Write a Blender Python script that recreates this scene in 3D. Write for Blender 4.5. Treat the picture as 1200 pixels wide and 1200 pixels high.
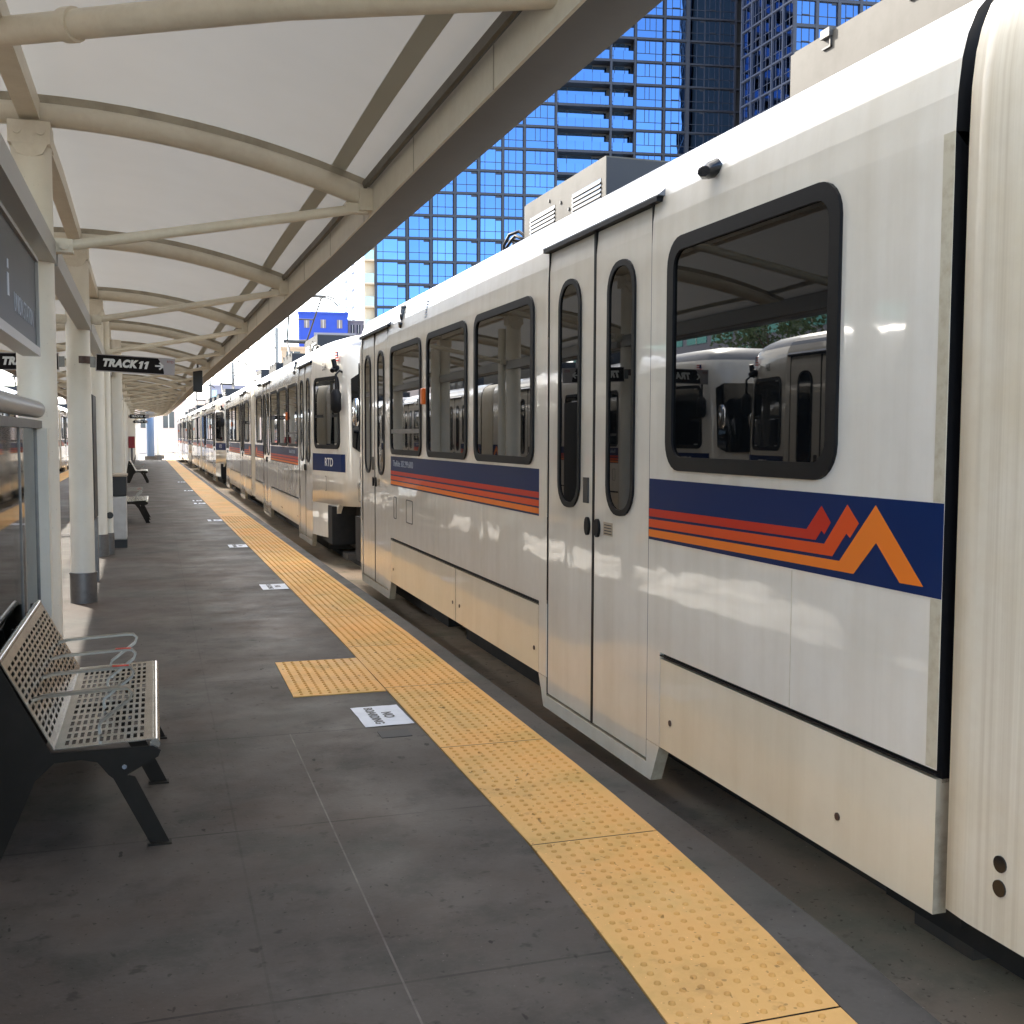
import bpy, bmesh, math, random
from mathutils import Vector, Matrix
random.seed(7)
R = math.radians
scn = bpy.context.scene
for o in list(bpy.data.objects): bpy.data.objects.remove(o)
COL = scn.collection

# ------------------------------------------------------------------ camera
F_PX = 1290.0
CAM = Vector((0, 0, 1.65))
YAW, PITCH, ROLL = R(18.0), R(-3.9), R(0.2)
fw = Vector((math.sin(YAW)*math.cos(PITCH), math.cos(YAW)*math.cos(PITCH), math.sin(PITCH)))
rt = fw.cross(Vector((0, 0, 1))).normalized(); up = rt.cross(fw)
rt2 = rt*math.cos(ROLL) + up*math.sin(ROLL); up2 = up*math.cos(ROLL) - rt*math.sin(ROLL)
cd = bpy.data.cameras.new('camera'); cam = bpy.data.objects.new('camera', cd); COL.objects.link(cam)
cam.matrix_world = Matrix(((rt2.x, up2.x, -fw.x, CAM.x), (rt2.y, up2.y, -fw.y, CAM.y), (rt2.z, up2.z, -fw.z, CAM.z), (0, 0, 0, 1)))
cd.sensor_width = 36; cd.lens = F_PX/1200*36; cd.clip_start = .05; cd.clip_end = 3000
scn.camera = cam

# ------------------------------------------------------------------ light
SUN_AZ, SUN_EL = -27.0, 30.0          # azimuth measured from +Y towards +X
scn.view_settings.view_transform = 'Standard'; scn.view_settings.look = 'None'
scn.view_settings.exposure = 2.65; scn.view_settings.gamma = 1
w = bpy.data.worlds.new('World'); scn.world = w; w.use_nodes = True
nt = w.node_tree; nt.nodes.clear()
out = nt.nodes.new('ShaderNodeOutputWorld'); bg = nt.nodes.new('ShaderNodeBackground'); bg.inputs[1].default_value = .13
sky = nt.nodes.new('ShaderNodeTexSky'); sky.sky_type = 'NISHITA'; sky.sun_disc = False
sky.sun_elevation = R(SUN_EL); sky.sun_rotation = R(SUN_AZ); sky.dust_density = 1.0; sky.air_density = 1.0; sky.altitude = 1600
# thin broken clouds over the sky
tc = nt.nodes.new('ShaderNodeTexCoord'); mp = nt.nodes.new('ShaderNodeMapping'); mp.inputs['Scale'].default_value = (2.2, 2.2, 6.0)
nz = nt.nodes.new('ShaderNodeTexNoise'); nz.inputs['Scale'].default_value = 2.3; nz.inputs['Detail'].default_value = 7; nz.inputs['Roughness'].default_value = .6
cr = nt.nodes.new('ShaderNodeValToRGB'); cr.color_ramp.elements[0].position = .42; cr.color_ramp.elements[1].position = .54
sx = nt.nodes.new('ShaderNodeSeparateXYZ'); mr = nt.nodes.new('ShaderNodeMapRange')
mr.inputs[1].default_value = -.65; mr.inputs[2].default_value = -.1; mr.inputs[3].default_value = 0; mr.inputs[4].default_value = .92
mul = nt.nodes.new('ShaderNodeMath'); mul.operation = 'MULTIPLY'
mx = nt.nodes.new('ShaderNodeMix'); mx.data_type = 'RGBA'; mx.inputs[7].default_value = (12.5, 11.8, 10.8, 1)
L = nt.links.new
L(tc.outputs['Generated'], mp.inputs[0]); L(mp.outputs[0], nz.inputs[0]); L(nz.outputs[0], cr.inputs[0])
L(tc.outputs['Generated'], sx.inputs[0]); L(sx.outputs[1], mr.inputs[0]); L(cr.outputs[0], mul.inputs[0]); L(mr.outputs[0], mul.inputs[1])
L(mul.outputs[0], mx.inputs[0]); L(sky.outputs[0], mx.inputs[6]); L(mx.outputs[2], bg.inputs[0]); L(bg.outputs[0], out.inputs[0])
sd = bpy.data.lights.new('sun', 'SUN'); sd.energy = 2.0; sd.angle = R(.5); sd.color = (1, .93, .82)
sun = bpy.data.objects.new('sun', sd); COL.objects.link(sun)
sv = Vector((math.sin(R(SUN_AZ))*math.cos(R(SUN_EL)), math.cos(R(SUN_AZ))*math.cos(R(SUN_EL)), math.sin(R(SUN_EL))))
sun.rotation_euler = sv.to_track_quat('Z', 'Y').to_euler(); sun.location = (0, 0, 40)

# ------------------------------------------------------------------ materials
M = {}
def mat(name, col, rough=.5, metal=0, noise=None, bump=None, coat=0, spec=.5, emit=None, streak=None):
    """noise=(scale, amount, darker colour), bump=(scale, strength), streak=(scale xyz, amount, colour)"""
    m = bpy.data.materials.new(name); m.use_nodes = True; t = m.node_tree; p = t.nodes['Principled BSDF']
    p.inputs['Base Color'].default_value = (*col, 1); p.inputs['Roughness'].default_value = rough; p.inputs['Metallic'].default_value = metal
    p.inputs['Coat Weight'].default_value = coat; p.inputs['Coat Roughness'].default_value = .04; p.inputs['Specular IOR Level'].default_value = spec
    cur = None
    geo = t.nodes.new('ShaderNodeTexCoord')
    def layer(scale, amt, c2, vec=None, lo=.45, hi=.7):
        nonlocal cur
        n = t.nodes.new('ShaderNodeTexNoise'); n.inputs['Scale'].default_value = scale; n.inputs['Detail'].default_value = 6; n.inputs['Roughness'].default_value = .62
        if vec:
            mpn = t.nodes.new('ShaderNodeMapping'); mpn.inputs['Scale'].default_value = vec
            t.links.new(geo.outputs['Object'], mpn.inputs[0]); t.links.new(mpn.outputs[0], n.inputs[0])
        else: t.links.new(geo.outputs['Object'], n.inputs[0])
        r = t.nodes.new('ShaderNodeMapRange'); r.inputs[1].default_value = lo; r.inputs[2].default_value = hi; r.inputs[4].default_value = amt
        t.links.new(n.outputs[0], r.inputs[0])
        x = t.nodes.new('ShaderNodeMix'); x.data_type = 'RGBA'; x.inputs[7].default_value = (*c2, 1)
        if cur is None: x.inputs[6].default_value = (*col, 1)
        else: t.links.new(cur, x.inputs[6])
        t.links.new(r.outputs[0], x.inputs[0]); cur = x.outputs[2]
    if noise:
        for q in (noise if isinstance(noise, list) else [noise]): layer(*q)
    if streak: layer(1.0, streak[1], streak[2], streak[0])
    if cur: t.links.new(cur, p.inputs['Base Color'])
    if bump:
        n = t.nodes.new('ShaderNodeTexNoise'); n.inputs['Scale'].default_value = bump[0]; n.inputs['Detail'].default_value = 3
        t.links.new(geo.outputs['Object'], n.inputs[0])
        b = t.nodes.new('ShaderNodeBump'); b.inputs['Strength'].default_value = bump[1]; b.inputs['Distance'].default_value = bump[2] if len(bump) > 2 else .02
        t.links.new(n.outputs[0], b.inputs['Height']); t.links.new(b.outputs[0], p.inputs['Normal'])
        if coat: t.links.new(b.outputs[0], p.inputs['Coat Normal'])
    if emit: p.inputs['Emission Color'].default_value = (*emit[0], 1); p.inputs['Emission Strength'].default_value = emit[1]
    M[name] = m; return m
mat('car_paint', (.87, .825, .73), .26, 0, [(1.2, .35, (.72, .66, .54)), (9, .18, (.70, .66, .57))], (1.4, .5, .012), coat=1, streak=((6, 6, .35), .3, (.66, .59, .46)))
mat('skirt_bounce_paint', (.87, .785, .62), .3, 0, [(1.4, .35, (.74, .65, .48)), (9, .18, (.72, .64, .48))], (1.4, .5, .012), coat=.8, streak=((5, 5, .4), .35, (.66, .56, .38)))  # yellow strip's warm bounce light put into the base colour; streaks are dirt
mat('cover_paint', (.76, .70, .57), .55, 0, [(2.2, .55, (.66, .56, .38)), (14, .25, (.62, .55, .42))], None, coat=.1, streak=((1, 38, .35), .5, (.50, .42, .29)))
mat('worn_trim', (.58, .53, .40), .6, 0, [(25, .5, (.36, .28, .17)), (3, .4, (.45, .38, .26))])
mat('grimy_edge', (.42, .36, .26), .7, 0, (14, .6, (.2, .16, .1)))
mat('black_rubber', (.007, .007, .008), .5, 0, (20, .5, (.012, .012, .012)), spec=.2)
mat('underframe_black', (.012, .012, .012), .8, 0, (6, .6, (.035, .03, .026)))
mat('dark_steel', (.06, .058, .055), .6, .3, (8, .6, (.1, .08, .06)))
mat('car_glass', (.005, .006, .007), .012, 0, spec=.5)
mat('navy', (.004, .021, .10), .4, 0, coat=.06, spec=.12)
mat('red_stripe', (.56, .034, .014), .4, 0, coat=.08, spec=.15); mat('vermilion_stripe', (.74, .088, .016), .4, 0, coat=.08, spec=.15); mat('orange_stripe', (.88, .22, .025), .4, 0, coat=.08, spec=.15)
mat('white_print', (.75, .75, .75), .5); mat('black_print', (.02, .02, .022), .5); mat('grey_print', (.45, .5, .58), .5)
mat('amber', (.75, .16, .02), .3); mat('chrome', (.75, .75, .76), .12, 1)
mat('roof_unit', (.098, .090, .076), .6, 0, [(5, .6, (.068, .06, .048))], spec=.12)
mat('roof_dimmed_paint', (.20, .21, .235), .3, 0, [(3, .4, (.14, .145, .165)), (1.2, .5, (.25, .255, .27))], (2.5, .5, .012), coat=.3, spec=.25); mat('roof_unit_shaded', (.014, .0145, .018), .7, 0, (10, .4, (.02, .02, .02)))  # roof greyed below the body white to dim the skylight by colour
mat('cream_steel', (.70, .65, .54), .42, 0, [(5, .35, (.54, .48, .37)), (25, .3, (.58, .51, .41))], (40, .05))
mat('weathered_cream', (.40, .36, .28), .6, 0, [(7, .6, (.22, .19, .14))])
mat('column_white', (.74, .70, .60), .42, 0, [(4, .3, (.6, .56, .46)), (60, .55, (.25, .22, .18), None, .66, .72)], (30, .04))
mat('grey_beam', (.34, .34, .33), .35, 0, (6, .35, (.38, .36, .32)))
mat('fascia_under_shaded', (.055, .052, .048), .42, 0, [(2.2, .6, (.035, .033, .031)), (9, .4, (.066, .063, .06))])  # underside shade put into the colour, far darker than the cream beam
mat('gutter', (.14, .125, .1), .6, 0, (6, .6, (.07, .06, .045)))

mat('brushed_steel', (.55, .51, .45), .22, 1, [(9, .55, (.26, .235, .2))], streak=((90, 4, 4), .35, (.33, .3, .26)))
mat('arm_steel', (.26, .24, .21), .32, 1, (12, .5, (.14, .12, .1)))
mat('bench_dark', (.020, .017, .013), .6, 0, (8, .4, (.03, .025, .02)), spec=.15)
mat('zinc', (.20, .195, .19), .45, .7, (14, .5, (.1, .1, .1)))
mat('paper', (.62, .65, .72), .6, 0, [(9, .5, (.45, .48, .56))])
mat('sign_black', (.008, .006, .006), .6, spec=.15); mat('sign_grey', (.38, .35, .35), .5); mat('sign_text', (.72, .72, .70), .5)
mat('panel_grey', (.02, .021, .023), .4, 0, (3, .4, (.038, .038, .04)), spec=.25)
mat('brown', (.07, .035, .025), .5, 0, (30, .5, (.16, .12, .1)))
mat('bin_black', (.02, .02, .02), .5); mat('bin_white', (.5, .49, .46), .5, 0, (6, .5, (.35, .33, .3)))
mat('red_paint', (.30, .03, .03), .5)
mat('mullion', (.018, .021, .034), .5, .2); mat('slab_dark', (.012, .012, .015), .6); mat('wing_frame', (.028, .036, .062), .5)
mat('blue_wrap', (.018, .06, .40), .7, 0, (.25, .4, (.012, .045, .30))); mat('beige_wall', (.46, .38, .28), .8, 0, (.3, .3, (.36, .3, .22)))
mat('orange_wall', (.60, .38, .20), .8); mat('scaffold', (.18, .16, .17), .8, 0, (.6, .6, (.3, .26, .24))); mat('grey_wall', (.28, .28, .33), .8, 0, (.2, .3, (.22, .22, .26)))
mat('pink_wall', (.72, .58, .50), .8, 0, (.4, .4, (.6, .47, .41))); mat('window_dark', (.04, .045, .055), .15)
mat('pale_wall', (.72, .68, .60), .7, 0, (.5, .3, (.6, .56, .5))); mat('tower_blue_paint', (.10, .16, .26), .4)
mat('green_glass', (.10, .38, .34), .2, .3); mat('pale_glass', (.3, .5, .55), .15, .3)
mat('bark', (.10, .07, .05), .9); mat('leaf', (.07, .11, .03), .6, 0, (3, .6, (.04, .07, .02)))
mat('asphalt', (.07, .068, .066), .85, 0, (.8, .5, (.045, .045, .045)))
mat('plaza_paving', (.34, .31, .27), .85, 0, [(.15, .5, (.24, .22, .2)), (2, .4, (.28, .26, .23))])
mat('lens_black', (.01, .01, .012), .1)

def tower_glass(name, tint, rough=.015):
    m = bpy.data.materials.new(name); m.use_nodes = True; p = m.node_tree.nodes['Principled BSDF']
    p.inputs['Base Color'].default_value = (*tint, 1); p.inputs['Metallic'].default_value = 1; p.inputs['Roughness'].default_value = rough
    n = m.node_tree.nodes.new('ShaderNodeTexNoise'); n.inputs['Scale'].default_value = .35; n.inputs['Detail'].default_value = 1
    tcx = m.node_tree.nodes.new('ShaderNodeTexCoord'); b = m.node_tree.nodes.new('ShaderNodeBump'); b.inputs['Strength'].default_value = .25; b.inputs['Distance'].default_value = .05
    m.node_tree.links.new(tcx.outputs['Object'], n.inputs[0]); m.node_tree.links.new(n.outputs[0], b.inputs['Height']); m.node_tree.links.new(b.outputs[0], p.inputs['Normal'])
    M[name] = m
tower_glass('tower_glass', (.078, .15, .28)); tower_glass('wing_glass_shaded', (.05, .10, .23))  # wing tint darkened to paint in the shade it reflects

def clear_glass(name):
    m = bpy.data.materials.new(name); m.use_nodes = True; t = m.node_tree; t.nodes.clear()
    o = t.nodes.new('ShaderNodeOutputMaterial'); a = t.nodes.new('ShaderNodeBsdfTransparent'); a.inputs[0].default_value = (.72, .78, .78, 1)
    g = t.nodes.new('ShaderNodeBsdfGlossy'); g.inputs['Roughness'].default_value = .03; f = t.nodes.new('ShaderNodeFresnel'); f.inputs[0].default_value = 1.5
    x = t.nodes.new('ShaderNodeMixShader'); t.links.new(f.outputs[0], x.inputs[0]); t.links.new(a.outputs[0], x.inputs[1]); t.links.new(g.outputs[0], x.inputs[2]); t.links.new(x.outputs[0], o.inputs[0])
    M[name] = m
clear_glass('clear_glass')

def membrane_mat(nm, ca, cb, ct, tf):
    m = bpy.data.materials.new(nm); m.use_nodes = True; t = m.node_tree; t.nodes.clear()
    o = t.nodes.new('ShaderNodeOutputMaterial'); d = t.nodes.new('ShaderNodeBsdfDiffuse'); tr = t.nodes.new('ShaderNodeBsdfTranslucent')
    n = t.nodes.new('ShaderNodeTexNoise'); n.inputs['Scale'].default_value = 1.3; n.inputs['Detail'].default_value = 4
    tcx = t.nodes.new('ShaderNodeTexCoord'); t.links.new(tcx.outputs['Object'], n.inputs[0])
    r = t.nodes.new('ShaderNodeMix'); r.data_type = 'RGBA'; r.inputs[6].default_value = (*ca, 1); r.inputs[7].default_value = (*cb, 1)
    t.links.new(n.outputs[0], r.inputs[0]); t.links.new(r.outputs[2], d.inputs[0]); tr.inputs[0].default_value = (*ct, 1)
    x = t.nodes.new('ShaderNodeMixShader'); x.inputs[0].default_value = tf
    t.links.new(d.outputs[0], x.inputs[1]); t.links.new(tr.outputs[0], x.inputs[2]); t.links.new(x.outputs[0], o.inputs[0])
    M[nm] = m
membrane_mat('membrane', (.60, .635, .70), (.50, .53, .58), (.85, .83, .78), .055)
membrane_mat('seam', (.52, .53, .48), (.44, .45, .4), (.8, .8, .7), .05)

def concrete(name, base, dark, light, joints=True):
    m = bpy.data.materials.new(name); m.use_nodes = True; t = m.node_tree; p = t.nodes['Principled BSDF']; N = t.nodes.new; K = t.links.new
    g = N('ShaderNodeTexCoord'); cur = None
    def mixc(a, b, fac):
        x = N('ShaderNodeMix'); x.data_type = 'RGBA'
        if isinstance(a, tuple): x.inputs[6].default_value = (*a, 1)
        else: K(a, x.inputs[6])
        x.inputs[7].default_value = (*b, 1); K(fac, x.inputs[0]); return x.outputs[2]
    def nse(s, lo, hi, amt, det=7, vec=None):
        n = N('ShaderNodeTexNoise'); n.inputs['Scale'].default_value = s; n.inputs['Detail'].default_value = det; n.inputs['Roughness'].default_value = .65
        if vec:
            q = N('ShaderNodeMapping'); q.inputs['Scale'].default_value = vec; K(g.outputs['Object'], q.inputs[0]); K(q.outputs[0], n.inputs[0])
        else: K(g.outputs['Object'], n.inputs[0])
        r = N('ShaderNodeMapRange'); r.inputs[1].default_value = lo; r.inputs[2].default_value = hi; r.inputs[4].default_value = amt; K(n.outputs[0], r.inputs[0]); return r.outputs[0]
    cur = mixc(base, light, nse(.9, .42, .68, .9)); cur = mixc(cur, dark, nse(2.6, .50, .68, .75)); cur = mixc(cur, light, nse(45, .5, .75, .35))
    cur = mixc(cur, dark, nse(9, .62, .70, .8, 3)); cur = mixc(cur, tuple(c*.35 for c in dark), nse(15, .70, .73, .8, 2, (1, .45, 1)))
    cur = mixc(cur, (base[0]*1.25, base[1]*1.0, base[2]*.85), nse(.6, .45, .7, .6, 4)); cur = mixc(cur, (base[0]*.8, base[1]*1.02, base[2]*.98), nse(1.3, .5, .7, .5, 4)); cur = mixc(cur, tuple(c*.3 for c in dark), nse(38, .71, .73, .5, 1)); cur = mixc(cur, tuple(c*1.9 for c in light), nse(90, .76, .78, .6, 1))
    if joints:
        s = N('ShaderNodeSeparateXYZ'); K(g.outputs['Object'], s.inputs[0])
        def ma(op, a, b=None):
            q = N('ShaderNodeMath'); q.operation = op
            for i, v in enumerate((a, b)):
                if v is None: continue
                if isinstance(v, (int, float)): q.inputs[i].default_value = v
                else: K(v, q.inputs[i])
            return q.outputs[0]
        jf = ma('SUBTRACT', ma('FRACT', ma('ADD', ma('DIVIDE', ma('SUBTRACT', s.outputs[1], 3.17), 1.465), .5)), .5)
        j1 = ma('LESS_THAN', ma('ABSOLUTE', jf), .0042)
        j2 = ma('LESS_THAN', ma('ABSOLUTE', ma('SUBTRACT', s.outputs[0], .30)), .005)
        j3 = ma('MULTIPLY', ma('LESS_THAN', ma('ABSOLUTE', ma('SUBTRACT', s.outputs[0], .69)), .0035), ma('LESS_THAN', s.outputs[1], 6.1))
        cur = mixc(cur, tuple(c*.45 for c in dark), ma('MULTIPLY', ma('MAXIMUM', j1, ma('MULTIPLY', j2, .4)), nse(3, .3, .6, .6)))
        cur = mixc(cur, tuple(c*1.5 for c in light), ma('MULTIPLY', j3, nse(7, .3, .6, .8)))
    p.inputs['Specular IOR Level'].default_value = .12
    K(cur, p.inputs['Base Color']); K(nse(1.6, .3, .75, .45), p.inputs['Roughness'])
    rr = N('ShaderNodeMapRange'); rr.inputs[3].default_value = .5; rr.inputs[4].default_value = .8; K(nse(1.6, .3, .75, 1.0), rr.inputs[0]); K(rr.outputs[0], p.inputs['Roughness'])
    nb = N('ShaderNodeTexNoise'); nb.inputs['Scale'].default_value = 60; K(g.outputs['Object'], nb.inputs[0]); b = N('ShaderNodeBump'); b.inputs['Strength'].default_value = .2; b.inputs['Distance'].default_value = .004
    K(nb.outputs[0], b.inputs['Height']); K(b.outputs[0], p.inputs['Normal'])
    M[name] = m
concrete('platform_concrete', (.069, .060, .053), (.037, .032, .029), (.102, .091, .081))
concrete('kerb_concrete', (.085, .079, .073), (.045, .041, .038), (.115, .108, .10), False)
concrete('track_concrete', (.50, .40, .29), (.26, .20, .15), (.60, .49, .37), False)
concrete('yellow_tile', (.68, .40, .14), (.52, .30, .11), (.74, .45, .18), False)
concrete('dome_yellow', (.60, .33, .10), (.38, .20, .07), (.70, .40, .13), False)

# ------------------------------------------------------------------ mesh helpers
class MB:
    def __init__(s): s.b = bmesh.new(); s.sm = False
    def face(s, pts, mi=0, smooth=None):
        vs = [s.b.verts.new(p) for p in pts]
        f = s.b.faces.new(vs); f.material_index = mi; f.smooth = s.sm if smooth is None else smooth; return f
    def box(s, x0, y0, z0, x1, y1, z1, mi=0):
        v = [s.b.verts.new(p) for p in ((x0,y0,z0),(x1,y0,z0),(x1,y1,z0),(x0,y1,z0),(x0,y0,z1),(x1,y0,z1),(x1,y1,z1),(x0,y1,z1))]
        for q in ((0,3,2,1),(4,5,6,7),(0,1,5,4),(1,2,6,5),(2,3,7,6),(3,0,4,7)):
            f = s.b.faces.new([v[i] for i in q]); f.material_index = mi
        return s
    def prism(s, pts, ext, mi=0, mi_side=None):
        pts = [Vector(p) for p in pts]; e = Vector(ext)
        a = [s.b.verts.new(p) for p in pts]; c = [s.b.verts.new(p+e) for p in pts]; n = len(pts)
        f = s.b.faces.new(a); f.material_index = mi; f = s.b.faces.new(c[::-1]); f.material_index = mi
        for i in range(n):
            f = s.b.faces.new((a[i], c[i], c[(i+1)%n], a[(i+1)%n])); f.material_index = mi if mi_side is None else mi_side
        return s
    def tube(s, path, r, seg=14, mi=0, cap=True, flat=None):
        path = [Vector(p) for p in path]; rings = []
        rs = r if isinstance(r, (list, tuple)) else [r]*len(path)
        prev = None
        for i, p in enumerate(path):
            d = (path[min(i+1, len(path)-1)] - path[max(i-1, 0)]).normalized()
            if prev is None:
                a = Vector((0, 0, 1)) if abs(d.z) < .9 else Vector((1, 0, 0)); u = (a - d*a.dot(d)).normalized()
            else: u = (prev - d*prev.dot(d)).normalized()
            prev = u; v = d.cross(u); k = flat or 1
            rings.append([s.b.verts.new(p + u*rs[i]*math.cos(2*math.pi*j/seg) + v*rs[i]*k*math.sin(2*math.pi*j/seg)) for j in range(seg)])
        for i in range(len(rings)-1):
            for j in range(seg):
                f = s.b.faces.new((rings[i][j], rings[i][(j+1)%seg], rings[i+1][(j+1)%seg], rings[i+1][j])); f.smooth = True; f.material_index = mi
        if cap:
            for rg in (rings[0][::-1], rings[-1]): s.b.faces.new([s.b.verts.new(v.co) for v in rg]).material_index = mi
        return s
    def cyl(s, p0, p1, r, seg=20, mi=0): return s.tube([p0, p1], r, seg, mi)
    def build(s, name, mats, parent=None, loc=None, bevel=0):
        bmesh.ops.recalc_face_normals(s.b, faces=s.b.faces[:])
        me = bpy.data.meshes.new(name); s.b.to_mesh(me); s.b.free()
        for m in ([mats] if isinstance(mats, str) else mats): me.materials.append(M[m])
        o = bpy.data.objects.new(name, me); COL.objects.link(o)
        if parent: o.parent = parent
        if loc: o.location = loc
        if bevel:
            md = o.modifiers.new('bevel', 'BEVEL'); md.width = bevel; md.segments = 2; md.limit_method = 'ANGLE'; md.angle_limit = R(40)
        return o
def empty(name, loc=(0, 0, 0), rz=0):
    o = bpy.data.objects.new(name, None); o.empty_display_size = .3; COL.objects.link(o); o.location = loc; o.rotation_euler = (0, 0, rz); return o
def tag(o, label, cat, group=None):
    o['label'] = label; o['category'] = cat
    if group: o['group'] = group
    return o
def struct(o): o['kind'] = 'structure'; return o
def copy_tree(o, parent=None):
    c = o.copy(); COL.objects.link(c)
    if parent: c.parent = parent
    for ch in [q for q in bpy.data.objects if q.parent == o]: copy_tree(ch, c)
    return c
def kids(o): return [q for q in bpy.data.objects if q.parent == o]
def text_mesh(name, body, size, m, parent, loc, rot, align='LEFT', shear=0, offset=0, ext=.0008, spacing=1, sx=1):
    cu = bpy.data.curves.new(name, 'FONT'); cu.body = body; cu.size = size; cu.align_x = align; cu.align_y = 'CENTER'; cu.extrude = ext; cu.shear = shear; cu.offset = offset; cu.space_character = spacing
    t = bpy.data.objects.new('tmp_text', cu); COL.objects.link(t); bpy.context.view_layer.update()
    me = bpy.data.meshes.new_from_object(t.evaluated_get(bpy.context.evaluated_depsgraph_get())); bpy.data.objects.remove(t)
    me.name = name; me.materials.clear(); me.materials.append(M[m])
    o = bpy.data.objects.new(name, me); COL.objects.link(o); o.location = loc; o.rotation_euler = rot; o.scale = (sx, 1, 1)
    if parent: o.parent = parent
    return o
def rrect(y0, y1, z0, z1, r, n=6):
    pts = []
    for cy, cz, a0 in ((y1-r, z1-r, 0), (y0+r, z1-r, 90), (y0+r, z0+r, 180), (y1-r, z0+r, 270)):
        for k in range(n+1):
            a = R(a0+90*k/n); pts.append((cy+r*math.cos(a), cz+r*math.sin(a)))
    return pts
def interp(x, T):
    if x <= T[0][0]: return T[0][1]
    for (a, u), (b, v) in zip(T, T[1:]):
        if x <= b: return u+(v-u)*(x-a)/(b-a)
    (a, u), (b, v) = T[-2:]; return v+(v-u)/(b-a)*(x-b)
DRIFT = [(0, 0), (9, 0), (14.5, -.06), (22, -.15), (33, -.28), (73, -.60), (100, -.85)]
def drift(y): return interp(y, DRIFT)
YIN = [(0, 1.16), (1.2, 1.25), (2.7, 1.343), (3.3, 1.385), (4.15, 1.42), (5, 1.415), (8, 1.41)]
YOUT = [(0, 1.66), (1.2, 1.76), (2.6, 1.86), (3.13, 1.92), (3.86, 1.972), (4.84, 2.0), (8, 2.005)]
YKERB = [(0, 1.92), (1.2, 2.0), (2.5, 2.09), (3.2, 2.14), (4.2, 2.15), (6, 2.135), (9, 2.135)]
def edge(T, y): return (interp(y, T) if y < 9 else T[-1][1]) + drift(y)
CX = -.72   # column line: the platform is symmetric about it

# ------------------------------------------------------------------ ground, slabs, platform
g = MB(); g.face([(-900, -300, -.32), (900, -300, -.32), (900, 1500, -.32), (-900, 1500, -.32)]); struct(g.build('ground', 'plaza_paving'))
Ys = [-12, -6, -2, 0] + [.6*i for i in range(1, 18)] + [12, 14.5, 18, 22, 27, 33, 42, 52, 62, 73, 79]
def strip(name, m, fa, fb, z0, z1, mirror=False, ys=Ys, lip=0):
    b = MB()
    for a, c in zip(ys, ys[1:]):
        pa, pb, qa, qb = fa(a), fb(a), fa(c), fb(c)
        P = [(pa, a), (pb, a), (qb, c), (qa, c)]
        if mirror: P = [(2*CX + 2*drift(y) - x, y) for x, y in P][::-1]
        b.face([(x, y, z1) for x, y in P])
        if lip:
            for i, j in ((0, 3), (1, 2)): b.face([(P[i][0], P[i][1], z1), (P[j][0], P[j][1], z1), (P[j][0], P[j][1], z0), (P[i][0], P[i][1], z0)])
    return struct(b.build(name, m))
LX = lambda T: (lambda y: 2*CX + 2*drift(y) - edge(T, y))
strip('platform_slab', 'platform_concrete', LX(YIN), lambda y: edge(YIN, y), -.3, 0, lip=1)
strip('kerb', 'kerb_concrete', lambda y: edge(YOUT, y)+.003, lambda y: edge(YKERB, y), -.3, 0, lip=1)
strip('kerb', 'kerb_concrete', lambda y: edge(YOUT, y)+.003, lambda y: edge(YKERB, y), -.3, 0, mirror=True, lip=1)
e = MB(); e.face([(-4.5, 79, -.32), (3, 79, -.32), (3, 79, 0), (-4.5, 79, 0)]); struct(e.build('platform_end_wall', 'kerb_concrete'))
def domes(b, x0, x1, y0, y1, zt, seg, pitch=.0605, mirror=False, fx=None):
    y = y0+pitch*.5
    while y < y1:
        xa, xb = (fx(y) if fx else (x0, x1)); n = int((xb-xa)/pitch); off = ((xb-xa)-(n-1)*pitch)/2
        for i in range(n):
            x = xa+off+i*pitch
            if mirror: x = 2*CX+2*drift(y)-x
            rings = []
            for rr, zz in ((.0120, 0), (.0098, .0050), (.0050, .0062)):
                rings.append([b.verts.new((x+rr*math.cos(2*math.pi*k/seg), y+rr*math.sin(2*math.pi*k/seg), zt+zz)) for k in range(seg)])
            for u, v in zip(rings, rings[1:]):
                for k in range(seg): 
                    f_ = b.faces.new((u[k], u[(k+1)%seg], v[(k+1)%seg], v[k])); f_.smooth = True; f_.material_index = 1
            b.faces.new(rings[-1]).material_index = 1
        y += pitch
def tactile(name, mirror=False):
    b = MB(); k = 0; y = -.29
    while y < 78.9:
        y2 = min(y+1.465, 79); g_ = .004
        sub = [y+g_] + [v for v in (y+.49, y+.98) if v < y2] + [y2-g_]
        for a, c in zip(sub, sub[1:]):
            P = [(edge(YIN, a)+.003, a), (edge(YOUT, a)-.002, a), (edge(YOUT, c)-.002, c), (edge(YIN, c)+.003, c)]
            if mirror: P = [(2*CX+2*drift(v)-x, v) for x, v in P][::-1]
            b.face([(x, v, .006) for x, v in P])
            for i, j in ((0, 3), (1, 2)): b.face([(P[i][0], P[i][1], .006), (P[j][0], P[j][1], .006), (P[j][0], P[j][1], -.03), (P[i][0], P[i][1], -.03)])
        if not mirror and y < 22: domes(b.b, 0, 0, y+.01, y2-.01, .006, 8 if y < 9 else 5, mirror=mirror, fx=lambda v: (edge(YIN, v)+.02, edge(YOUT, v)-.02))
        y = y2
    return struct(b.build(name, ['yellow_tile', 'dome_yellow']))
tactile('tactile_strip'); tactile('tactile_strip', True)
sub = MB(); 
for a, c in zip(Ys, Ys[1:]):
    for mir in (0, 1):
        P = [(edge(YIN, a), a), (edge(YOUT, a)+.004, a), (edge(YOUT, c)+.004, c), (edge(YIN, c), c)]
        if mir: P = [(2*CX+2*drift(v)-x, v) for x, v in P][::-1]
        sub.face([(x, v, -.008) for x, v in P])
struct(sub.build('tactile_bed', 'underframe_black'))
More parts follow.
